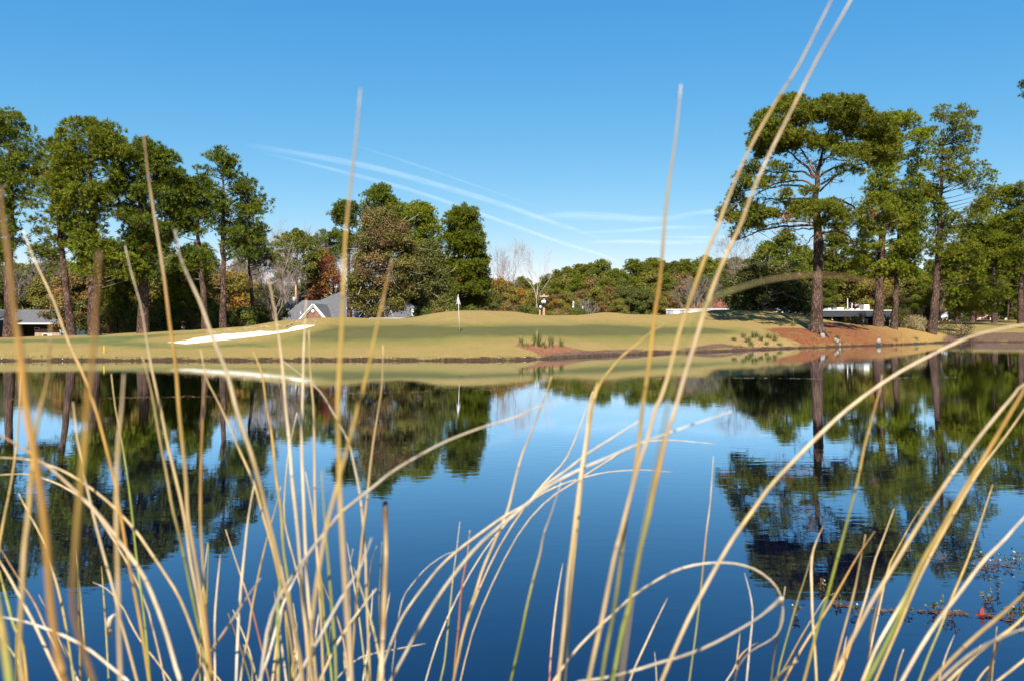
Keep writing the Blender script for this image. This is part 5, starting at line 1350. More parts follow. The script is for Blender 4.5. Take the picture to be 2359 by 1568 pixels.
shrub(2108, 75.5, 1.1, 3.0, "dry buff-coloured bush on the bank", (.42,.33,.17), 16, .06, 160, 51, base=G(2108, 74))
shrub(2134, 74.5, 2.3, 1.6, "dark evergreen shrub against the tallest waterside pine", (.03,.026,.012), 16, .06, 200, 52)
shrub(2214, 73.8, 2.0, 2.6, "leafy dark shrub with thin twigs hanging over the water", (.055,.048,.018), 13, .055, 36, 53)
shrub(2172, 74.5, 1.3, 1.4, "small brown-green shrub right of the tallest waterside trunk's foot", (.10,.085,.03), 9, .05, 50, 54)
shrub(2087, 78, 2.1, 3.2, "yellow-green bush on the bank past the black trunk", (.12,.11,.03), 16, .06, 130, 55)
shrub(2050, 76, 1.0, 1.8, "low round green bush in front of the clubhouse", (.07,.08,.025), 10, .05, 130, 56)
shrub(1962, 78, .9, 3.0, "orange-tinted low bush in front of the clubhouse columns", (.30,.15,.035), 12, .06, 80, 57)

# ragged grass fringe along the waterline
g = Geo()
for px in np.arange(-60, 2420, 1.1):
    i = int((px - PGRID[0]) / 6); Dd = SHORE[i] + RNG.uniform(.25, .8); x = fx(px, Dd); z = float(H(x, Dd))
    if 1225 < px < 1860 and RNG.uniform() < .75: continue
    for _ in range(2):
        a = RNG.uniform(0, 6.28); L = RNG.uniform(.05, .13); xx, yy = x + RNG.normal(0, .04), Dd + RNG.normal(0, .08)
        g.add([(xx - .02, yy, z - .02), (xx + .02, yy, z - .02), (xx + .05 * math.cos(a), yy - .06, z + L * RNG.uniform(-.6, 1))], tris=[(0, 1, 2)], col=np.array([.36, .28, .12]) * RNG.uniform(.5, 1.2))
tag(g.obj("bank_grass", M_LEAF), kind='stuff')

# ------------------------------------------------------------------ floating plants and litter
def on_water(f, y): D = CAMZ * FP / (y - HY); return np.array([fx(f, D), D, .004])
def sprig(f, y, n, R, label, cols, up=.05, flowers=0):
    R *= .8; c = on_water(f, y); o = empty("floating_sprig", tuple(c), label, "water plant", "floating water plants")
    gs_ = Geo()
    for i in range(n):
        a = RNG.uniform(0, 6.28); r = R * RNG.uniform(.2, 1); p = np.array([r * math.cos(a), r * math.sin(a) * .9, .003])
        e = p + np.array([RNG.normal(0, .02), RNG.normal(0, .02), up * RNG.uniform(.4, 1.3)])
        gs_.tube([p * .2, p, e], [.0022, .002, .0016], 4, col=(.10, .05, .03), cap=False)
        m = 5; cen = np.tile(e, (m, 1)); col = np.array(cols[RNG.integers(0, len(cols))])[None] * RNG.uniform(.7, 1.3, (m, 1))
        d = unit(RNG.normal(size=(m, 3)) * np.array([1, 1, .5]) + np.array([0, 0, .25])); s_ = unit(np.cross(d, RNG.normal(size=(m, 3)))) * .0055
        L = RNG.uniform(.014, .027, (m, 1)); V = np.stack([cen, cen + d * L * .5 + s_, cen + d * L, cen + d * L * .5 - s_], 1).reshape(-1, 3)
        gl2 = Geo(); gl2.add(V, quads=np.arange(m)[:, None] * 4 + np.array([[0, 1, 2, 3]]), col=np.repeat(col, 4, 0)); gl2.obj("leaf_whorl", M_LEAF, o)
    gs_.obj("stem", M_TWIG, o)
    for _ in range(flowers):
        gf = Geo(); a = RNG.uniform(0, 6.28); blob(gf, (R * .7 * math.cos(a), R * .7 * math.sin(a), up + .015), (.007, .007, .006), (.7, .7, .6), 2, 1, .2)
        gf.obj("flower", M_LEAF, o, True)
GLV = [(.09,.12,.02), (.20,.20,.04), (.04,.06,.015)]; GRD = [(.14,.065,.03), (.09,.10,.02), (.24,.17,.06)]
EX = lambda x, y: (1725 + .45 * x, 862 + .45 * y)
for i, (x, y, n, R, fw, lb) in enumerate(((1285,978,14,.16,3,"biggest floating sprig with white blooms and a red stem loop"),(1210,1000,12,.10,1,"drooping dark floating sprig beside the biggest one"),(1182,955,7,.05,1,"small yellowish floating sprig with one white bloom"),(1372,950,6,.05,2,"tiny floating sprig with two white blooms nearest the open water"),(1275,1112,5,.03,0,"single upright floating sprig under the biggest one"),(1230,1166,7,.05,0,"pair-leaved floating sprig just above the reddish raft"),(1205,1168,4,.03,0,"thin floating sprig touching the pair-leaved one"),(990,946,6,.04,0,"bright green floating sprig on the pine's reflection"),(812,908,5,.04,0,"faint floating sprig high on the pine's reflection"),
        (370,1103,6,.04,1,"floating sprig with a white bloom under the looped blade"),(460,1172,6,.04,0,"dark floating sprig near the looped blade"),(235,1235,6,.03,1,"tall lone floating sprig with a pale bloom"),(550,1232,6,.03,1,"floating sprig at the raft's thin end"),(1030,1255,9,.04,0,"green floating sprig in front of the raft"),(985,1198,5,.03,0,"little floating sprig behind the raft"),(1385,1198,7,.05,0,"leafy floating sprig behind the raft's broad end"),(1365,1250,9,.05,1,"green floating sprig growing out of the raft's broad end"),(800,1218,5,.03,1,"pale floating sprig growing out of the raft's middle"),(955,1222,5,.04,0,"brown floating sprig growing out of the raft"),(1335,1240,6,.05,0,"olive floating sprig by the raft's red leaf"))):
    sprig(*EX(x, y), n, R, lb, GLV if i % 2 == 0 else GRD, up=.05, flowers=fw)
def floaters(name, path, n, wid, size, cols, alpha=None):
    g = Geo(); P = np.array([on_water(*p)[:2] for p in path]); t = RNG.uniform(0, len(P) - 1, n)
    keep_ = (np.sin(t * 7.3) + np.sin(t * 17.7 + 1) + np.sin(t * 3.1)) > -.6
    t = t[keep_]; n = len(t)
    cx_ = np.interp(t, range(len(P)), P[:, 0]) + RNG.normal(0, size, n); cy_ = np.interp(t, range(len(P)), P[:, 1]) + RNG.normal(0, wid, n)
    a = RNG.uniform(0, 3.14, n); L = size * RNG.uniform(.5, 1.6, n); w_ = L * RNG.uniform(.15, .45, n)
    ca, sa = np.cos(a), np.sin(a); z = RNG.uniform(.002, .010, n)
    V = np.stack([np.stack([cx_ - ca*L, cy_ - sa*L, z], 1), np.stack([cx_ + sa*w_, cy_ - ca*w_, z + .003], 1), np.stack([cx_ + ca*L, cy_ + sa*L, z], 1), np.stack([cx_ - sa*w_, cy_ + ca*w_, z], 1)], 1).reshape(-1, 3)
    col = np.array(cols)[RNG.integers(0, len(cols), n)] * RNG.uniform(.6, 1.2, (n, 1))
    g.add(V, quads=np.arange(n)[:, None] * 4 + np.array([[0, 1, 2, 3]]), col=np.repeat(col, 4, 0))
    return tag(g.obj(name, M_LEAF), kind='stuff')
floaters("floating_twig_raft", [EX(430,1180), EX(520,1185), EX(680,1212), EX(800,1210), EX(930,1216), EX(1060,1222), EX(1180,1230), EX(1300,1250), EX(1440,1262), EX(1700,1280)], 1100, .018, .011, [(.14,.075,.055), (.20,.12,.09), (.10,.06,.035), (.24,.16,.09)])
floaters("floating_pine_litter", [(-60,912),(60,922),(300,915),(500,912),(700,908),(900,903),(1100,898),(1300,890)], 1500, .14, .035, [(.22,.10,.07), (.16,.08,.05), (.30,.20,.13)])
floaters("floating_seed_fluff", [(1500,872),(1600,869),(1720,870),(1900,872),(2200,868)], 350, .12, .04, [(.42,.34,.26), (.3,.22,.17)])
floaters("floating_leaf_specks", [EX(1100,860), EX(1250,840), EX(1340,885), EX(1420,830), EX(1300,800)], 40, .3, .02, [(.05,.05,.03), (.12,.08,.04)])
c = on_water(*EX(1200, 1238)); o = empty("red_leaf", tuple(c), "bright red fallen leaf curled upright on the floating raft", "fallen leaf")
g = Geo(); g.add([(-.06,0,.004),(-.02,-.018,.006),(.07,0,.004),(-.02,.018,.008)], quads=[(0,1,2,3)], col=(.42,.02,.015)); g.obj("flat_half", M_LEAF, o)
g = Geo(); g.add([(-.02,.01,.006),(.012,.012,.006),(.014,.018,.04),(.004,.02,.055),(-.012,.016,.035)], tris=[(0,1,2),(0,2,3),(0,3,4)], col=(.34,.08,.05)); g.obj("curled_half", M_LEAF, o)
# ------------------------------------------------------------------ tall marsh grass at the near bank (each stalk a blade of its clump)
TAN, PALE, PINK, ORA, OCH, GRN, OLV, GREY, BRN, RED, WHT = (.60,.42,.19), (.74,.57,.35), (.62,.45,.26), (.54,.29,.065), (.52,.34,.08), (.29,.31,.045), (.27,.26,.075), (.50,.42,.31), (.30,.17,.07), (.42,.14,.10), (.70,.61,.48)
# clump index, width in traced pixels, colours from tip to foot, traced points
BL = [
 (0,21,(BRN,ORA,ORA),[(0,430),(6,500),(20,595),(32,715),(44,795),(52,862),(60,941),(92,1121),(108,1261),(116,1381),(132,1501),(148,1568)],.36),
 (0,14,(BRN,OCH,TAN,OCH),[(116,750),(110,870),(92,941),(76,1041),(66,1181),(56,1261),(50,1381),(44,1501),(52,1568)],.47),
 (0,16,(BRN,ORA,OCH,BRN,BRN),[(228,580),(222,700),(210,860),(200,941),(196,1021),(180,1181),(172,1301),(168,1401),(188,1481),(216,1568)],.36),
 (1,12,(PINK,TAN,PINK),[(285,860),(280,941),(272,1021),(268,1181),(272,1341),(274,1461),(278,1568)],.5),
 (0,8,(TAN,OCH),[(46,860),(44,941),(36,1041),(24,1121),(8,1201),(-4,1280),(-10,1400),(-10,1568)]),
 (1,8,(PINK,TAN,TAN),[(-60,1048),(0,1053),(40,1055),(80,1061),(140,1081),(200,1117),(260,1165),(312,1221),(348,1273),(380,1321),(412,1373),(440,1441),(464,1513),(480,1568)]),
 (1,11,(BRN,PINK,PALE),[(-60,975),(0,1001),(60,1037),(120,1081),(172,1129),(224,1181),(280,1253),(328,1321),(360,1393),(384,1461),(404,1533),(416,1568)]),
 (1,6,(PINK,PINK),[(-30,1096),(0,1093),(60,1091),(100,1101),(148,1121),(200,1157),(240,1210),(290,1290),(340,1400),(380,1568)]),
 (1,8,(TAN,PALE,TAN),[(168,925),(172,961),(180,1021),(196,1101),(216,1189),(240,1281),(260,1353),(276,1421),(296,1493),(316,1568)]),
 (1,9,(PALE,TAN,ORA,ORA,OCH),[(54,532),(72,583),(96,635),(124,695),(148,763),(168,811),(192,862),(220,941),(240,1013),(260,1093),(272,1149),(284,1221),(296,1293),(312,1373),(328,1461),(344,1568)]),
 (1,7,(TAN,GRN,GRN,OLV),[(256,860),(266,941),(280,1013),(294,1101),(304,1181),(312,1261),(322,1341),(332,1421),(340,1501),(346,1568)]),
 (2,8.5,(GREY,TAN,TAN,TAN),[(288,567),(304,635),(324,703),(336,775),(352,862),(370,941),(384,1013),(400,1081),(416,1149),(428,1213),(438,1290),(452,1360),(464,1430),(475,1500),(485,1568)]),
 (2,8,(TAN,TAN,GRN,GRN),[(328,822),(345,884),(356,941),(368,1013),(384,1093),(396,1165),(412,1229),(428,1301),(440,1361),(455,1430),(472,1510),(485,1568)]),
 (2,11,(BRN,PINK,ORA,OCH,TAN,TAN,ORA),[(331,310),(340,395),(352,475),(368,575),(380,655),(392,755),(404,835),(412,941),(420,1021),(428,1101),(432,1181),(438,1221),(452,1301),(464,1381),(476,1461),(488,1568)]),
 (3,12,(GREY,PALE,PALE,TAN,TAN,TAN),[(403,530),(412,583),(432,635),(460,695),(480,751),(500,803),(524,862),(544,941),(564,1001),(584,1061),(600,1121),(616,1189),(632,1253),(648,1321),(664,1381),(680,1461),(692,1521),(696,1568)]),
 (3,7,(TAN,TAN,OCH),[(462,805),(475,870),(492,905),(510,941),(528,981),(548,1029),(568,1073),(588,1121),(604,1181),(624,1250),(640,1320),(655,1400),(670,1480),(680,1568)]),
 (2,9,(TAN,ORA,TAN,ORA),[(474,850),(470,900),(468,941),(464,1041),(462,1141),(463,1221),(468,1301),(472,1381),(478,1461),(488,1568)]),
 (3,9,(BRN,PINK,PALE,TAN),[(617,630),(618,641),(627,686),(636,737),(645,797),(652,862),(658,941),(664,993),(668,1045),(674,1120),(684,1210),(694,1330),(704,1440),(712,1568)]),
 (3,9,(OCH,ORA,OCH,OLV,OCH),[(582,810),(594,835),(605,870),(614,941),(624,989),(630,1041),(636,1101),(642,1141),(648,1189),(652,1261),(664,1341),(672,1421),(688,1501),(692,1568)]),
 (3,10,(PINK,PALE,PALE,TAN),[(705,690),(702,752),(699,812),(698,870),(696,941),(695,1041),(698,1121),(702,1221),(706,1321),(712,1401),(720,1481),(728,1568)]),
 (3,8,(TAN,PINK,TAN),[(711,760),(715,862),(722,941),(724,1041),(725,1141),(727,1221),(732,1301),(738,1400),(745,1568)]),
 (4,14,(GREY,OCH,OCH,OCH,TAN,PINK),[(830,205),(820,320),(805,450),(796,540),(791,640),(787,760),(781,862),(778,941),(780,1041),(782,1121),(786,1201),(792,1301),(798,1401),(804,1481),(808,1568)],.52),
 (4,12,(BRN,OCH,OCH,TAN,TAN),[(902,598),(893,640),(880,700),(864,770),(850,840),(835,900),(824,941),(808,1001),(792,1061),(776,1121),(752,1213),(736,1301),(724,1381),(716,1461),(712,1568)],.6),
 (4,8,(TAN,TAN,TAN),[(882,795),(880,880),(872,941),(862,1001),(852,1081),(844,1161),(836,1221),(830,1281),(824,1341),(818,1421),(812,1500),(806,1568)]),
 (4,8,(GREY,GREY,PALE,TAN),[(650,830),(700,868),(738,902),(762,941),(784,981),(804,1021),(816,1073),(826,1121),(834,1181),(838,1241),(842,1281),(843,1341),(846,1421),(850,1501),(852,1568)]),
 (3,9.5,(PINK,GREY,GREY,GREY,WHT),[(1253,930),(1184,961),(1124,979),(1084,993),(1024,1017),(964,1049),(904,1085),(864,1117),(824,1149),(784,1181),(752,1221),(720,1261),(672,1329),(640,1381),(616,1450),(600,1568)]),
 (4,15,((.07,.045,.03),BRN,TAN,BRN,TAN,BRN,PALE,TAN),[(887,1153),(888,1221),(889,1281),(886,1341),(884,1421),(880,1501),(878,1568)],.8),
 (4,8,(PALE,PALE,GREY),[(1471,969),(1439,989),(1395,1017),(1351,1045),(1300,1085),(1254,1117),(1216,1157),(1160,1189),(1104,1229),(1056,1265),(1016,1301),(980,1345),(944,1393),(920,1433),(900,1481),(886,1521),(870,1568)]),
 (4,9.5,(WHT,WHT,WHT,PALE,WHT),[(1687,947),(1595,977),(1527,1001),(1467,1023),(1395,1055),(1343,1077),(1295,1101),(1255,1125),(1200,1172),(1144,1217),(1096,1261),(1044,1325),(1004,1381),(968,1441),(944,1485),(920,1529),(900,1568)]),
 (5,4.5,(PALE,PALE),[(1551,1087),(1495,1082),(1455,1082),(1395,1087),(1335,1101),(1287,1117),(1240,1142),(1180,1190),(1120,1260),(1060,1360),(1010,1470),(980,1568)]),
 (5,4.5,(PALE,PINK),[(1650,1022),(1595,1017),(1543,1013),(1470,1020),(1400,1060),(1330,1105),(1262,1150),(1200,1220),(1140,1330),(1090,1450),(1060,1568)]),
 (5,5.5,(PALE,PINK),[(1365,900),(1347,949),(1331,993),(1303,1057),(1263,1101),(1222,1149),(1160,1240),(1110,1340),(1070,1450),(1044,1568)]),
 (5,8,(OCH,PINK,PALE,TAN,TAN),[(1270,865),(1258,905),(1244,941),(1224,993),(1200,1053),(1184,1113),(1172,1165),(1160,1197),(1136,1253),(1112,1309),(1096,1361),(1080,1409),(1064,1469),(1056,1509),(1044,1568)]),
 (5,6,(PINK,RED,ORA),[(1082,1220),(1080,1240),(1076,1281),(1068,1321),(1060,1381),(1056,1441),(1050,1501),(1044,1568)]),
 (5,6,(GREY,OLV,OLV),[(1059,1200),(1052,1261),(1044,1321),(1038,1381),(1030,1461),(1024,1521),(1014,1568)]),
 (5,8,(GREY,GREY,GRN,GRN),[(1292,1108),(1270,1180),(1252,1229),(1244,1273),(1228,1333),(1212,1401),(1200,1461),(1184,1533),(1176,1568)]),
 (6,11,(TAN,TAN,PALE,TAN,TAN,TAN),[(1376,880),(1366,910),(1357,941),(1351,1001),(1339,1081),(1329,1161),(1317,1261),(1307,1341),(1301,1421),(1293,1501),(1285,1568)]),
 (6,8,(OCH,OCH,TAN),[(1527,748),(1497,767),(1464,795),(1433,819),(1406,850),(1381,884),(1366,930),(1355,1000),(1342,1090),(1330,1200),(1318,1330),(1308,1450),(1300,1568)]),
 (6,11,(PINK,OCH,ORA,OCH,OCH,OLV,OLV),[(1568,195),(1560,280),(1550,360),(1538,440),(1530,520),(1524,600),(1518,660),(1508,720),(1500,790),(1490,870),(1479,941),(1471,1021),(1459,1101),(1443,1181),(1433,1261),(1423,1341),(1411,1421),(1395,1501),(1385,1568)],.66),
 (6,11.5,(PINK,OCH,PINK,OCH,TAN,PINK,TAN,TAN),[(1945,-60),(1915,0),(1880,70),(1840,150),(1790,230),(1755,290),(1728,340),(1700,400),(1672,470),(1650,530),(1625,590),(1600,660),(1580,720),(1560,780),(1540,860),(1520,920),(1509,941),(1491,1009),(1471,1069),(1451,1141),(1431,1221),(1415,1281),(1399,1361),(1383,1441),(1369,1501),(1355,1568)],.62),
 (6,12,(PALE,OCH,PALE,TAN,TAN,PALE,ORA,GRN,GRN,GRN),[(1995,-60),(1960,0),(1920,70),(1880,140),(1835,230),(1800,300),(1765,370),(1730,450),(1705,520),(1680,570),(1650,640),(1625,710),(1600,790),(1575,870),(1555,941),(1535,1001),(1519,1073),(1503,1141),(1491,1201),(1475,1261),(1463,1321),(1451,1381),(1435,1441),(1423,1501),(1411,1568)],.64),
 (6,5.5,(PINK,PINK,BRN,OLV,OLV),[(1643,1050),(1639,1105),(1635,1161),(1627,1221),(1621,1281),(1615,1345),(1609,1401),(1599,1481),(1587,1568)]),
 (5,8,(BRN,GREY,GREY,GREY,PALE),[(1690,1568),(1703,1529),(1731,1497),(1767,1477),(1791,1457),(1803,1421),(1799,1377),(1783,1345),(1747,1315),(1703,1299),(1655,1295),(1607,1299),(1555,1313),(1503,1341),(1455,1373),(1407,1417),(1363,1457),(1315,1509),(1275,1568)],1.0),
 (5,9,(WHT,GREY,GREY,GREY),[(1802,1376),(1790,1386),(1747,1421),(1695,1453),(1635,1485),(1575,1509),(1519,1525),(1455,1545),(1387,1561),(1335,1568)]),
 (7,11,(PINK,PALE,PALE,TAN,PALE,TAN),[(2440,742),(2358,748),(2260,768),(2200,790),(2140,820),(2062,862),(1972,925),(1905,983),(1837,1051),(1775,1117),(1735,1173),(1695,1229),(1663,1281),(1623,1353),(1587,1421),(1551,1501),(1523,1568)],.72),
 (6,7,(BRN,BRN,OLV,OLV,OCH),[(2085,695),(2050,675),(2000,650),(1940,638),(1880,634),(1820,638),(1760,648),(1700,665),(1640,690),(1600,740),(1570,810),(1545,900),(1520,1020),(1490,1180),(1460,1340),(1430,1568)],.40),
 (9,11,(TAN,PALE,TAN,PALE,ORA),[(2440,850),(2358,885),(2332,912),(2265,993),(2211,1065),(2152,1150),(2098,1236),(2049,1317),(2008,1384),(1977,1443),(1941,1510),(1912,1568)]),
 (9,12,(OCH,ORA,OCH,OCH,GRN,GRN),[(2400,830),(2358,898),(2310,979),(2256,1069),(2211,1141),(2166,1222),(2125,1290),(2094,1357),(2067,1425),(2035,1492),(1995,1568)]),
 (9,10,(TAN,PALE,PALE,TAN),[(2190,1175),(2155,1235),(2120,1300),(2085,1371),(2049,1434),(2017,1492),(1986,1568)]),
 (9,8,(TAN,TAN,OCH),[(2420,850),(2358,943),(2310,1011),(2265,1069),(2233,1119),(2195,1185),(2150,1265),(2110,1345),(2075,1430),(2040,1510),(2015,1568)]),
 (10,10,(PINK,PALE,PINK,PALE),[(2440,1110),(2358,1191),(2310,1245),(2265,1290),(2211,1362),(2166,1420),(2121,1488),(2076,1568)]),
 (10,11,(TAN,TAN,TAN),[(2440,1290),(2358,1366),(2310,1411),(2256,1456),(2202,1506),(2143,1568)]),
 (10,10,(TAN,TAN),[(2440,1335),(2358,1420),(2310,1461),(2256,1497),(2184,1568)]),
 (10,10,(WHT,GREY,PALE),[(2440,1428),(2358,1447),(2310,1465),(2256,1492),(2211,1524),(2166,1564)]),
 (10,8,(TAN,PALE),[(2440,1450),(2358,1519),(2296,1568)]),
 (9,8,(OCH,OCH,OCH,OLV,OLV),[(2286,1115),(2260,1195),(2238,1262),(2215,1321),(2188,1384),(2166,1443),(2139,1506),(2116,1568)]),
 (9,6,(BRN,OCH,GREY),[(2128,1158),(2098,1204),(2067,1263),(2045,1308),(2025,1400),(2005,1490),(1995,1568)]),
 (8,7.5,(TAN,TAN,PINK,ORA,ORA),[(2059,1170),(2035,1236),(2013,1294),(1999,1357),(1981,1416),(1959,1483),(1941,1537),(1930,1568)]),
 (8,7,(TAN,TAN,PINK,ORA),[(1993,1230),(1981,1290),(1968,1357),(1950,1425),(1932,1492),(1914,1568)]),
 (8,7,(BRN,ORA,TAN,ORA),[(2015,1222),(1977,1276),(1941,1339),(1905,1402),(1869,1456),(1833,1515),(1806,1568)]),
 (8,8,(TAN,ORA,OCH,OLV,GRN,GRN,OCH),[(2031,862),(2028,890),(2017,930),(2004,979),(1990,1029),(1977,1096),(1959,1168),(1941,1236),(1923,1303),(1905,1371),(1887,1429),(1873,1483),(1851,1568)]),
 (8,8,(BRN,TAN,PALE,TAN,TAN),[(1897,1208),(1884,1235),(1872,1270),(1868,1310),(1869,1357),(1871,1425),(1876,1492),(1880,1568)]),
 (8,6,(BRN,OLV,OLV),[(1870,1270),(1855,1326),(1837,1380),(1819,1443),(1797,1524),(1788,1568)]),
 (8,4.5,(PALE,TAN,ORA,GRN),[(1902,1372),(1869,1425),(1837,1479),(1806,1537),(1785,1568)]),
 (7,6,(PINK,PINK),[(1537,1376),(1511,1429),(1487,1481),(1463,1533),(1450,1568)]),
 (7,6,(GREY,GREY),[(1714,1318),(1727,1365),(1733,1413),(1727,1481),(1719,1568)]),
 (8,6,(GREY,OLV),[(1808,1350),(1795,1441),(1783,1501),(1775,1568)]),
 (6,6.5,(GREY,PINK,RED),[(1296,1296),(1285,1361),(1277,1421),(1269,1501),(1265,1568)]),
 (0,9,(TAN,PALE,TAN),[(-40,1230),(0,1293),(24,1333),(52,1385),(80,1437),(104,1489),(124,1533),(140,1568)]),
 (1,9,(WHT,WHT,PALE,WHT),[(-30,1412),(12,1421),(60,1431),(112,1449),(160,1469),(208,1497),(248,1529),(292,1565)]),
 (1,7,(PALE,TAN,OCH,OLV),[(43,1136),(64,1177),(88,1221),(108,1269),(124,1321),(138,1373),(152,1441),(164,1521),(172,1568)]),
 (0,22,(GRN,OCH,GRN),[(-14,1330),(0,1421),(10,1481),(22,1568)],.36),
 (0,9,(OCH,GRN,ORA),[(-10,1290),(0,1321),(16,1381),(32,1441),(52,1481),(62,1568)]),
 (0,6,(BRN,BRN,PINK),[(-20,1240),(0,1261),(24,1301),(52,1345),(80,1389),(100,1433),(130,1500),(150,1568)]),
 (1,5,(PINK,TAN),[(214,1340),(248,1357),(280,1393),(304,1441),(328,1481),(360,1521),(392,1565)]),
 (2,8,(PALE,PALE,WHT),[(586,1110),(572,1189),(564,1261),(556,1341),(550,1421),(546,1501),(544,1568)]),
 (3,7,(GREY,TAN,PALE),[(646,1120),(636,1165),(620,1221),(604,1285),(592,1341),(580,1401),(572,1461),(560,1521),(554,1568)]),
 (3,6,(PINK,PINK,RED,BRN),[(519,1218),(540,1281),(560,1341),(580,1401),(600,1481),(620,1568)]),
 (2,7,(GREY,PINK,TAN),[(600,1330),(572,1370),(544,1413),(520,1449),(492,1489),(464,1529),(444,1568)]),
 (3,6,(PALE,PALE),[(684,950),(668,1021),(660,1081),(654,1181),(664,1241),(680,1301),(700,1400),(712,1568)]),
 (3,7,(PINK,TAN,PALE),[(668,1060),(680,1141),(686,1221),(690,1301),(694,1361),(702,1441),(712,1501),(720,1568)]),
 (4,8,(PINK,OCH,GRN,GRN),[(703,1085),(720,1181),(728,1261),(740,1341),(748,1441),(760,1521),(764,1568)]),
 (4,9,(OLV,OLV,GRN,OLV),[(740,1081),(748,1201),(758,1321),(766,1421),(772,1501),(774,1568)]),
 (3,9,(GRN,GRN,OCH),[(645,1310),(642,1381),(638,1441),(640,1501),(640,1568)]),
 (3,7,(OCH,OLV,GRN),[(655,1396),(660,1461),(666,1521),(668,1568)]),
 (3,9,(GREY,WHT,WHT,GREY),[(856,1237),(832,1301),(800,1353),(768,1409),(740,1461),(712,1509),(688,1557),(680,1580)]),
 (3,9,(GREY,WHT,GREY),[(722,1262),(680,1330),(648,1401),(632,1461),(616,1517),(596,1568)]),
 (4,5,(GREY,PALE),[(870,1250),(856,1293),(850,1341),(846,1400),(848,1568)]),
 (4,5,(GREY,GREY),[(813,1262),(804,1321),(806,1381),(808,1450),(812,1568)]),
 (4,5,(GREY,GREY),[(980,1481),(936,1489),(896,1497),(856,1505),(816,1521),(770,1568)]),
 (4,6,(BRN,BRN,TAN),[(734,1318),(752,1365),(768,1401),(784,1445),(795,1500),(800,1568)]),
 (4,6,(TAN,PALE),[(837,1275),(826,1341),(820,1401),(814,1461),(810,1568)]),
 (4,4,(GREY,GREY),[(1048,1269),(1024,1277),(984,1305),(952,1341),(928,1377),(915,1440),(900,1568)]),
 (6,5,(GREY,TAN),[(1507,1498),(1510,1530),(1512,1568)]),
 (7,6,(PINK,PINK),[(1704,1455),(1699,1501),(1693,1568)]),
 (9,6,(PALE,PINK,BRN),[(2033,1350),(2017,1402),(2004,1470),(1997,1568)]),
 (8,12,(PALE,TAN),[(1945,1512),(1932,1535),(1914,1568)]),
 (8,5,(BRN,ORA,GREY),[(1745,1478),(1722,1492),(1703,1512),(1690,1540),(1672,1568)]),
]
# shorter stalks low in the thicket
for i in range(34):
    px = RNG.choice([RNG.uniform(0, 480), RNG.uniform(470, 900), RNG.uniform(560, 860)]); ty = RNG.uniform(1230, 1500); dx = RNG.normal(0, 40)
    mid = (px + dx * .45 + RNG.normal(0, 6), (ty + 1568) / 2)
    c = [TAN, PALE, OCH, PINK, GRN, OLV, GREY, BRN][RNG.integers(0, 8)]
    k = 0 if px < 130 else 1 if px < 380 else 2 if px < 520 else 3 if px < 720 else 4
    BL.append((k, RNG.uniform(4.5, 8), (c, [TAN, PALE, OLV][RNG.integers(0, 3)]), [(px + dx, ty), mid, (px, 1568)]))
for i in range(8):
    px = RNG.uniform(1700, 2330); ty = RNG.uniform(1440, 1530); dx = RNG.uniform(10, 60)
    BL.append((8 if px < 2000 else 10, RNG.uniform(4.5, 7), ([TAN, PINK, OLV, GREY][RNG.integers(0, 4)], TAN), [(px + dx, ty), (px + dx * .4, (ty + 1568) / 2), (px, 1568)]))

def mat_blade():
    m, n, l, out = newmat("dry_grass_stalk")
    a = n.new("ShaderNodeAttribute"); a.attribute_name = 'Col'
    tc = n.new("ShaderNodeTexCoord"); no = n.new("ShaderNodeTexNoise"); no.inputs['Scale'].default_value = 26; no.inputs['Detail'].default_value = 4
    mp = n.new("ShaderNodeMapping"); mp.inputs['Scale'].default_value = (3, 3, .5)
    l.new(tc.outputs['Object'], mp.inputs['Vector']); l.new(mp.outputs[0], no.inputs['Vector'])
    mr = n.new("ShaderNodeMapRange"); mr.inputs['From Min'].default_value = .3; mr.inputs['From Max'].default_value = .7; mr.inputs['To Min'].default_value = .72; mr.inputs['To Max'].default_value = 1.2
    l.new(no.outputs['Fac'], mr.inputs['Value'])
    mx = n.new("ShaderNodeMix"); mx.data_type = 'RGBA'; mx.blend_type = 'MULTIPLY'; mx.inputs['Factor'].default_value = 1
    l.new(a.outputs['Color'], mx.inputs['A']); l.new(mr.outputs[0], mx.inputs['B'])
    b = n.new("ShaderNodeBsdfPrincipled"); b.inputs['Roughness'].default_value = .5; b.inputs['Specular IOR Level'].default_value = .35
    l.new(mx.outputs['Result'], b.inputs['Base Color'])
    t = n.new("ShaderNodeBsdfTranslucent"); l.new(mx.outputs['Result'], t.inputs['Color'])
    ms = n.new("ShaderNodeMixShader"); ms.inputs[0].default_value = .12
    l.new(b.outputs[0], ms.inputs[1]); l.new(t.outputs[0], ms.inputs[2]); l.new(ms.outputs[0], out.inputs['Surface'])
    return m
M_BLADE = mat_blade()
CL = [(60, .55, "stout blurred orange-brown clump of marsh grass nearest the brick house side"),
      (230, .85, "arching tan marsh grass clump with two stalks bowing over the water"),
      (440, .95, "upright marsh grass clump with a tall brown-tipped stalk over the domed pine"),
      (660, .95, "densest marsh grass clump, its pale stalk rising over the bunker"),
      (810, .95, "marsh grass clump holding the broken brown stalk and the golden stalk before the oak"),
      (1050, 1.05, "sparse marsh grass clump with white stalks sweeping across the open water"),
      (1350, .8, "tallest marsh grass clump, its long stalks leaning across the big pine"),
      (1560, .95, "marsh grass clump of one long stalk arching towards the tan mound"),
      (1860, 1.05, "mixed green and orange marsh grass clump over the big pine's reflection"),
      (2040, .95, "leaning marsh grass clump with three long stalks rising past the twigs raft"),
      (2230, 1.0, "low slanting marsh grass clump over the floating raft")]
CR = []
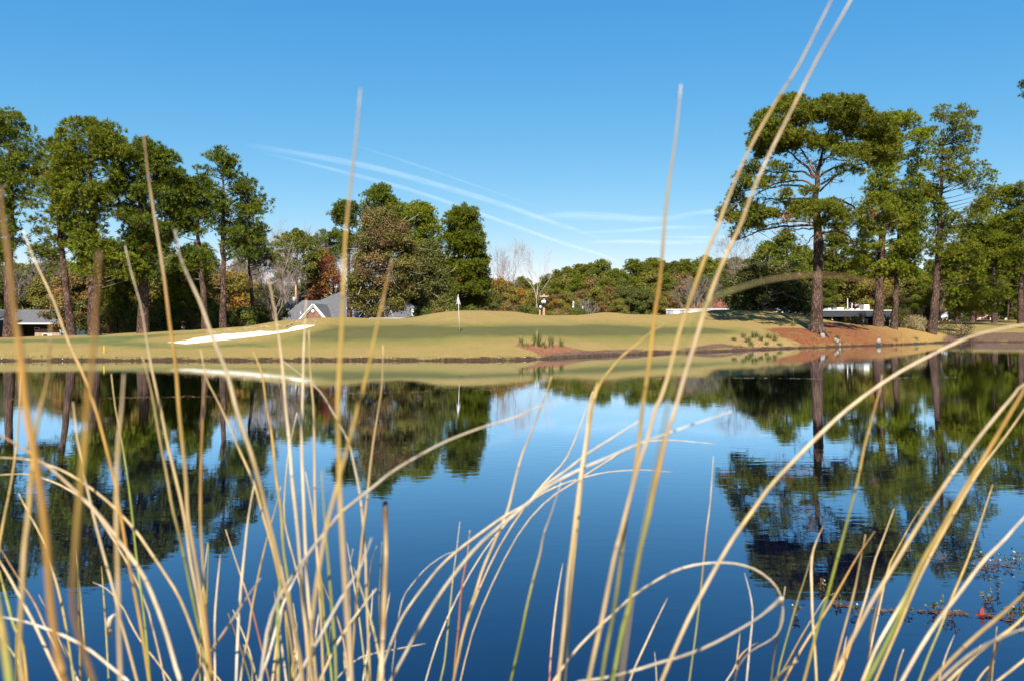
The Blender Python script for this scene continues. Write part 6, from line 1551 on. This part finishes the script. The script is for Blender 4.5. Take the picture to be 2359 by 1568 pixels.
for i, (px, D, lb) in enumerate(CL):
    x = fx(px, D); z = float(H(x, D))
    CR.append(empty("marsh_grass_clump", (x, D, z), lb, "grass clump", "marsh grass clumps on the near bank"))
def catmull(P, n):
    P = np.asarray(P, float); m = len(P)
    t = np.linspace(0, m - 1, n); i = np.clip(t.astype(int), 0, m - 2); f = (t - i)[:, None]
    p0, p1, p2, p3 = P[np.clip(i - 1, 0, m - 1)], P[i], P[i + 1], P[np.clip(i + 2, 0, m - 1)]
    return .5 * ((2 * p1) + (-p0 + p2) * f + (2*p0 - 5*p1 + 4*p2 - p3) * f**2 + (-p0 + 3*p1 - 3*p2 + p3) * f**3)
for bi, bl in enumerate(BL):
    ci, wpx, cols, pts = bl[:4]
    D0 = bl[4] if len(bl) > 4 else float(np.clip(8.1 / wpx * RNG.uniform(.85, 1.2), .55, 1.5))
    root = CR[ci]; rx, ry, rz = root.location
    n = len(pts)
    lean = RNG.uniform(-.10, .14)
    Pw = [np.array(W(px, py, D0 * (1 + lean * (1 - i / (n - 1))))) for i, (px, py) in enumerate(pts)]
    # carry the stalk on below the frame, bending into its clump on the bank
    a = Pw[-1]; tng = unit((Pw[-1] - Pw[-2])[None])[0]
    foot = np.array([rx + RNG.normal(0, .05), max(ry, .3) + RNG.normal(0, .05), 0.0]); foot[2] = float(H(foot[0], foot[1])) - .03
    hgt = a[2] - foot[2]
    c1 = a + tng * hgt * .35; c1[2] = max(c1[2], foot[2] + hgt * .45)
    c2 = foot + np.array([(a[0] - foot[0]) * .25, (a[1] - foot[1]) * .25, hgt * .35])
    tt = np.linspace(0, 1, 7)[1:, None]
    ext = (1-tt)**3 * a + 3*(1-tt)**2*tt * c1 + 3*(1-tt)*tt*tt * c2 + tt**3 * foot
    top = catmull(Pw, max(8, 2 * n))
    P = np.vstack([top, ext]); m = len(P); nt = len(top)
    r = wpx * D0 / FP / 2 * .78
    s_ = np.concatenate([np.linspace(0, 1, nt), np.full(6, 1.0)])
    R = r * (.38 + .62 * np.clip(s_ / .45, 0, 1)); R[nt:] = r * np.linspace(1.03, 1.25, 6)
    if wpx >= 15 and ci == 4: R[:] = r * (1 + .12 * RNG.normal(size=m))
    if bi == 43: R[:4] = r * np.array([.5, 1.7, 1.4, 1.1])
    cc = np.array(cols, float); k = np.linspace(0, len(cc) - 1, nt)
    C = np.stack([np.interp(k, range(len(cc)), cc[:, j]) for j in range(3)], 1)
    C = .70 * np.vstack([C, np.tile(cc[-1] * .8, (6, 1))]) * RNG.uniform(.88, 1.12, (m, 1))
    # dark nodes along the stalk
    Q, RR, CC = [], [], []
    nd = set(RNG.choice(np.arange(3, m - 2), size=1 + (m > 26) + (m > 44), replace=False)) if m > 8 and RNG.uniform() < .75 else set()
    for i in range(m):
        if i in nd:
            d = P[i + 1] - P[i]
            Q += [P[i], P[i] + d * .05, P[i] + d * .10, P[i] + d * .15]; RR += [R[i], R[i] * 1.12, R[i] * 1.12, R[i]]
            CC += [C[i], C[i] * .35, C[i] * .5, C[i]]
        else: Q.append(P[i]); RR.append(R[i]); CC.append(C[i])
    g = Geo(); g.tube(Q, RR, 7, col=np.array(CC))
    g.obj("blade", M_BLADE, root, True, (rx, ry, rz))
# curled dry sheath hanging from one stalk
g = Geo(); c = [W(272, 1417, .95), W(262, 1414, .94), W(254, 1424, .94), W(250, 1438, .94), W(252, 1455, .94), W(256, 1466, .94)]
g.tube(c, [.0008, .001, .0028, .0038, .003, .0008], 8, col=(.50,.42,.33)); g.obj("dry_sheath", M_BLADE, CR[1], True, tuple(CR[1].location))

# short turf on the near bank, below the view
g = Geo(); n = 5200
xs = RNG.uniform(-5, 5, n); ys = RNG.uniform(-4, 3.0, n); zs = H(xs, ys)
L = RNG.uniform(.05, .22, n) ; a = RNG.uniform(0, 6.28, n); w_ = .006
d = np.stack([np.cos(a) * .5, np.sin(a) * .5, np.ones(n)], 1) * L[:, None]; sd = np.stack([-np.sin(a), np.cos(a), np.zeros(n)], 1) * w_
B = np.stack([xs, ys, zs - .01], 1)
g.add(np.stack([B - sd, B + sd, B + d], 1).reshape(-1, 3), tris=np.arange(n)[:, None] * 3 + np.array([[0, 1, 2]]), col=np.repeat(np.array([[.30, .24, .10], [.2, .2, .06]])[RNG.integers(0, 2, n)] * RNG.uniform(.6, 1.2, (n, 1)), 3, 0))
tag(g.obj("bank_turf", M_LEAF), kind='stuff')

# ------------------------------------------------------------------ contrails and thin cirrus, high and far
def mat_cloud(name, alpha, sx, sy):
    m, n, l, out = newmat(name)
    uv = n.new("ShaderNodeAttribute"); uv.attribute_name = 'Col'      # x: across, y: along
    sp = n.new("ShaderNodeSeparateColor"); l.new(uv.outputs['Color'], sp.inputs[0])
    geo = n.new("ShaderNodeNewGeometry"); mp = n.new("ShaderNodeMapping"); mp.inputs['Scale'].default_value = (sx, sy, 1)
    no = n.new("ShaderNodeTexNoise"); no.inputs['Scale'].default_value = 1; no.inputs['Detail'].default_value = 5; no.inputs['Roughness'].default_value = .6
    l.new(geo.outputs['Position'], mp.inputs['Vector']); l.new(mp.outputs[0], no.inputs['Vector'])
    def mth(op, a, b):
        t = n.new("ShaderNodeMath"); t.operation = op; t.use_clamp = (op == 'MULTIPLY')
        for i, v in enumerate((a, b)):
            if isinstance(v, (int, float)): t.inputs[i].default_value = v
            else: l.new(v, t.inputs[i])
        return t.outputs[0]
    mr = n.new("ShaderNodeMapRange"); mr.inputs['From Min'].default_value = .3; mr.inputs['From Max'].default_value = .7; mr.inputs['To Min'].default_value = .25
    l.new(no.outputs['Fac'], mr.inputs['Value'])
    al = mth('MULTIPLY', mth('MULTIPLY', mth('MULTIPLY', sp.outputs[0], sp.outputs[1]), mr.outputs[0]), alpha)
    d = n.new("ShaderNodeBsdfDiffuse"); d.inputs['Color'].default_value = (.95, .95, .95, 1)
    tl = n.new("ShaderNodeBsdfTranslucent"); tl.inputs['Color'].default_value = (.95, .95, .95, 1)
    tr = n.new("ShaderNodeBsdfTransparent"); m1 = n.new("ShaderNodeMixShader"); m1.inputs[0].default_value = .6; m2 = n.new("ShaderNodeMixShader")
    l.new(d.outputs[0], m1.inputs[1]); l.new(tl.outputs[0], m1.inputs[2])
    l.new(al, m2.inputs[0]); l.new(tr.outputs[0], m2.inputs[1]); l.new(m1.outputs[0], m2.inputs[2]); l.new(m2.outputs[0], out.inputs['Surface'])
    return m
def ribbon(name, pts, alt, wpx, mat, label=None, cat=None, group=None, kind=None, fade=(.15, .15), bow=0.0):
    """a soft sheet of ice cloud at one altitude, laid under a traced line"""
    P = catmull([np.array([p[0], p[1]], float) for p in pts], 40); m = 40; nn_ = 9; V, Cc = [], []
    for i, (px, py) in enumerate(P):
        t = i / (m - 1); f = min(1, t / fade[0]) * min(1, (1 - t) / fade[1])
        wv = np.interp(t, np.linspace(0, 1, len(wpx)), wpx)
        tang = P[min(i + 1, m - 1)] - P[max(i - 1, 0)]; tang = tang / np.linalg.norm(tang); nr = np.array([-tang[1], tang[0]])
        for j in range(nn_):
            s_ = j / (nn_ - 1) * 2 - 1
            q = np.array([px, py]) + nr * s_ * wv * .36
            D = (alt - CAMZ) * FP / (HY - q[1]); V.append((fx(q[0], D), D, alt + bow * (1 - s_ * s_))); Cc.append(((1 - s_ * s_) ** 1.5, f, 0))
    g = Geo(); g.add(V, quads=[(i*nn_+j, i*nn_+j+1, (i+1)*nn_+j+1, (i+1)*nn_+j) for i in range(m-1) for j in range(nn_-1)], col=np.array(Cc))
    o = g.obj(name, mat, smooth=True)
    o.location = (0, 0, 0)
    return tag(o, label, cat, group, kind)
MC1 = mat_cloud("contrail_ice", .19, .002, .0006); MC2 = mat_cloud("cirrus_ice", .19, .0006, .0006)
gg = "old contrails crossing the sky"
ribbon("contrail", [(560,334),(700,357),(850,385),(1000,425),(1150,470),(1250,505),(1330,532),(1400,556)], 2600, [22,26,24,20,16], MC1, "upper of the two long contrails, blurring into the thin cirrus", "contrail", gg, fade=(.2,.3), bow=8)
ribbon("contrail", [(600,352),(700,375),(820,405),(950,440),(1080,484),(1200,527),(1300,562),(1380,586),(1430,606)], 2600, [14,16,18,16,12], MC1, "lower and longer of the two long contrails, ending above the far pines", "contrail", gg, fade=(.25,.12), bow=8)
ribbon("contrail", [(800,330),(900,362),(1000,395),(1100,430),(1270,488)], 2600, [8,9,8], mat_cloud("faint_contrail_ice", .09, .002, .0006), "faintest hair-thin contrail above the other two", "contrail", gg, fade=(.3,.3), bow=4)
for pts, w_ in (([(1200,505),(1300,497),(1400,500),(1500,506),(1600,500)],[18,34,30,20]), ([(1330,538),(1450,532),(1540,525),(1650,526)],[10,16,14]), ([(1330,560),(1450,557),(1560,560),(1700,552)],[12,20,16]), ([(1540,500),(1640,488),(1760,486),(1860,492)],[14,26,20]), ([(1500,546),(1620,548),(1720,547),(1820,551)],[10,16,12])):
    ribbon("thin_cirrus", pts, 3000, w_, MC2, kind='stuff', fade=(.3, .3), bow=12)
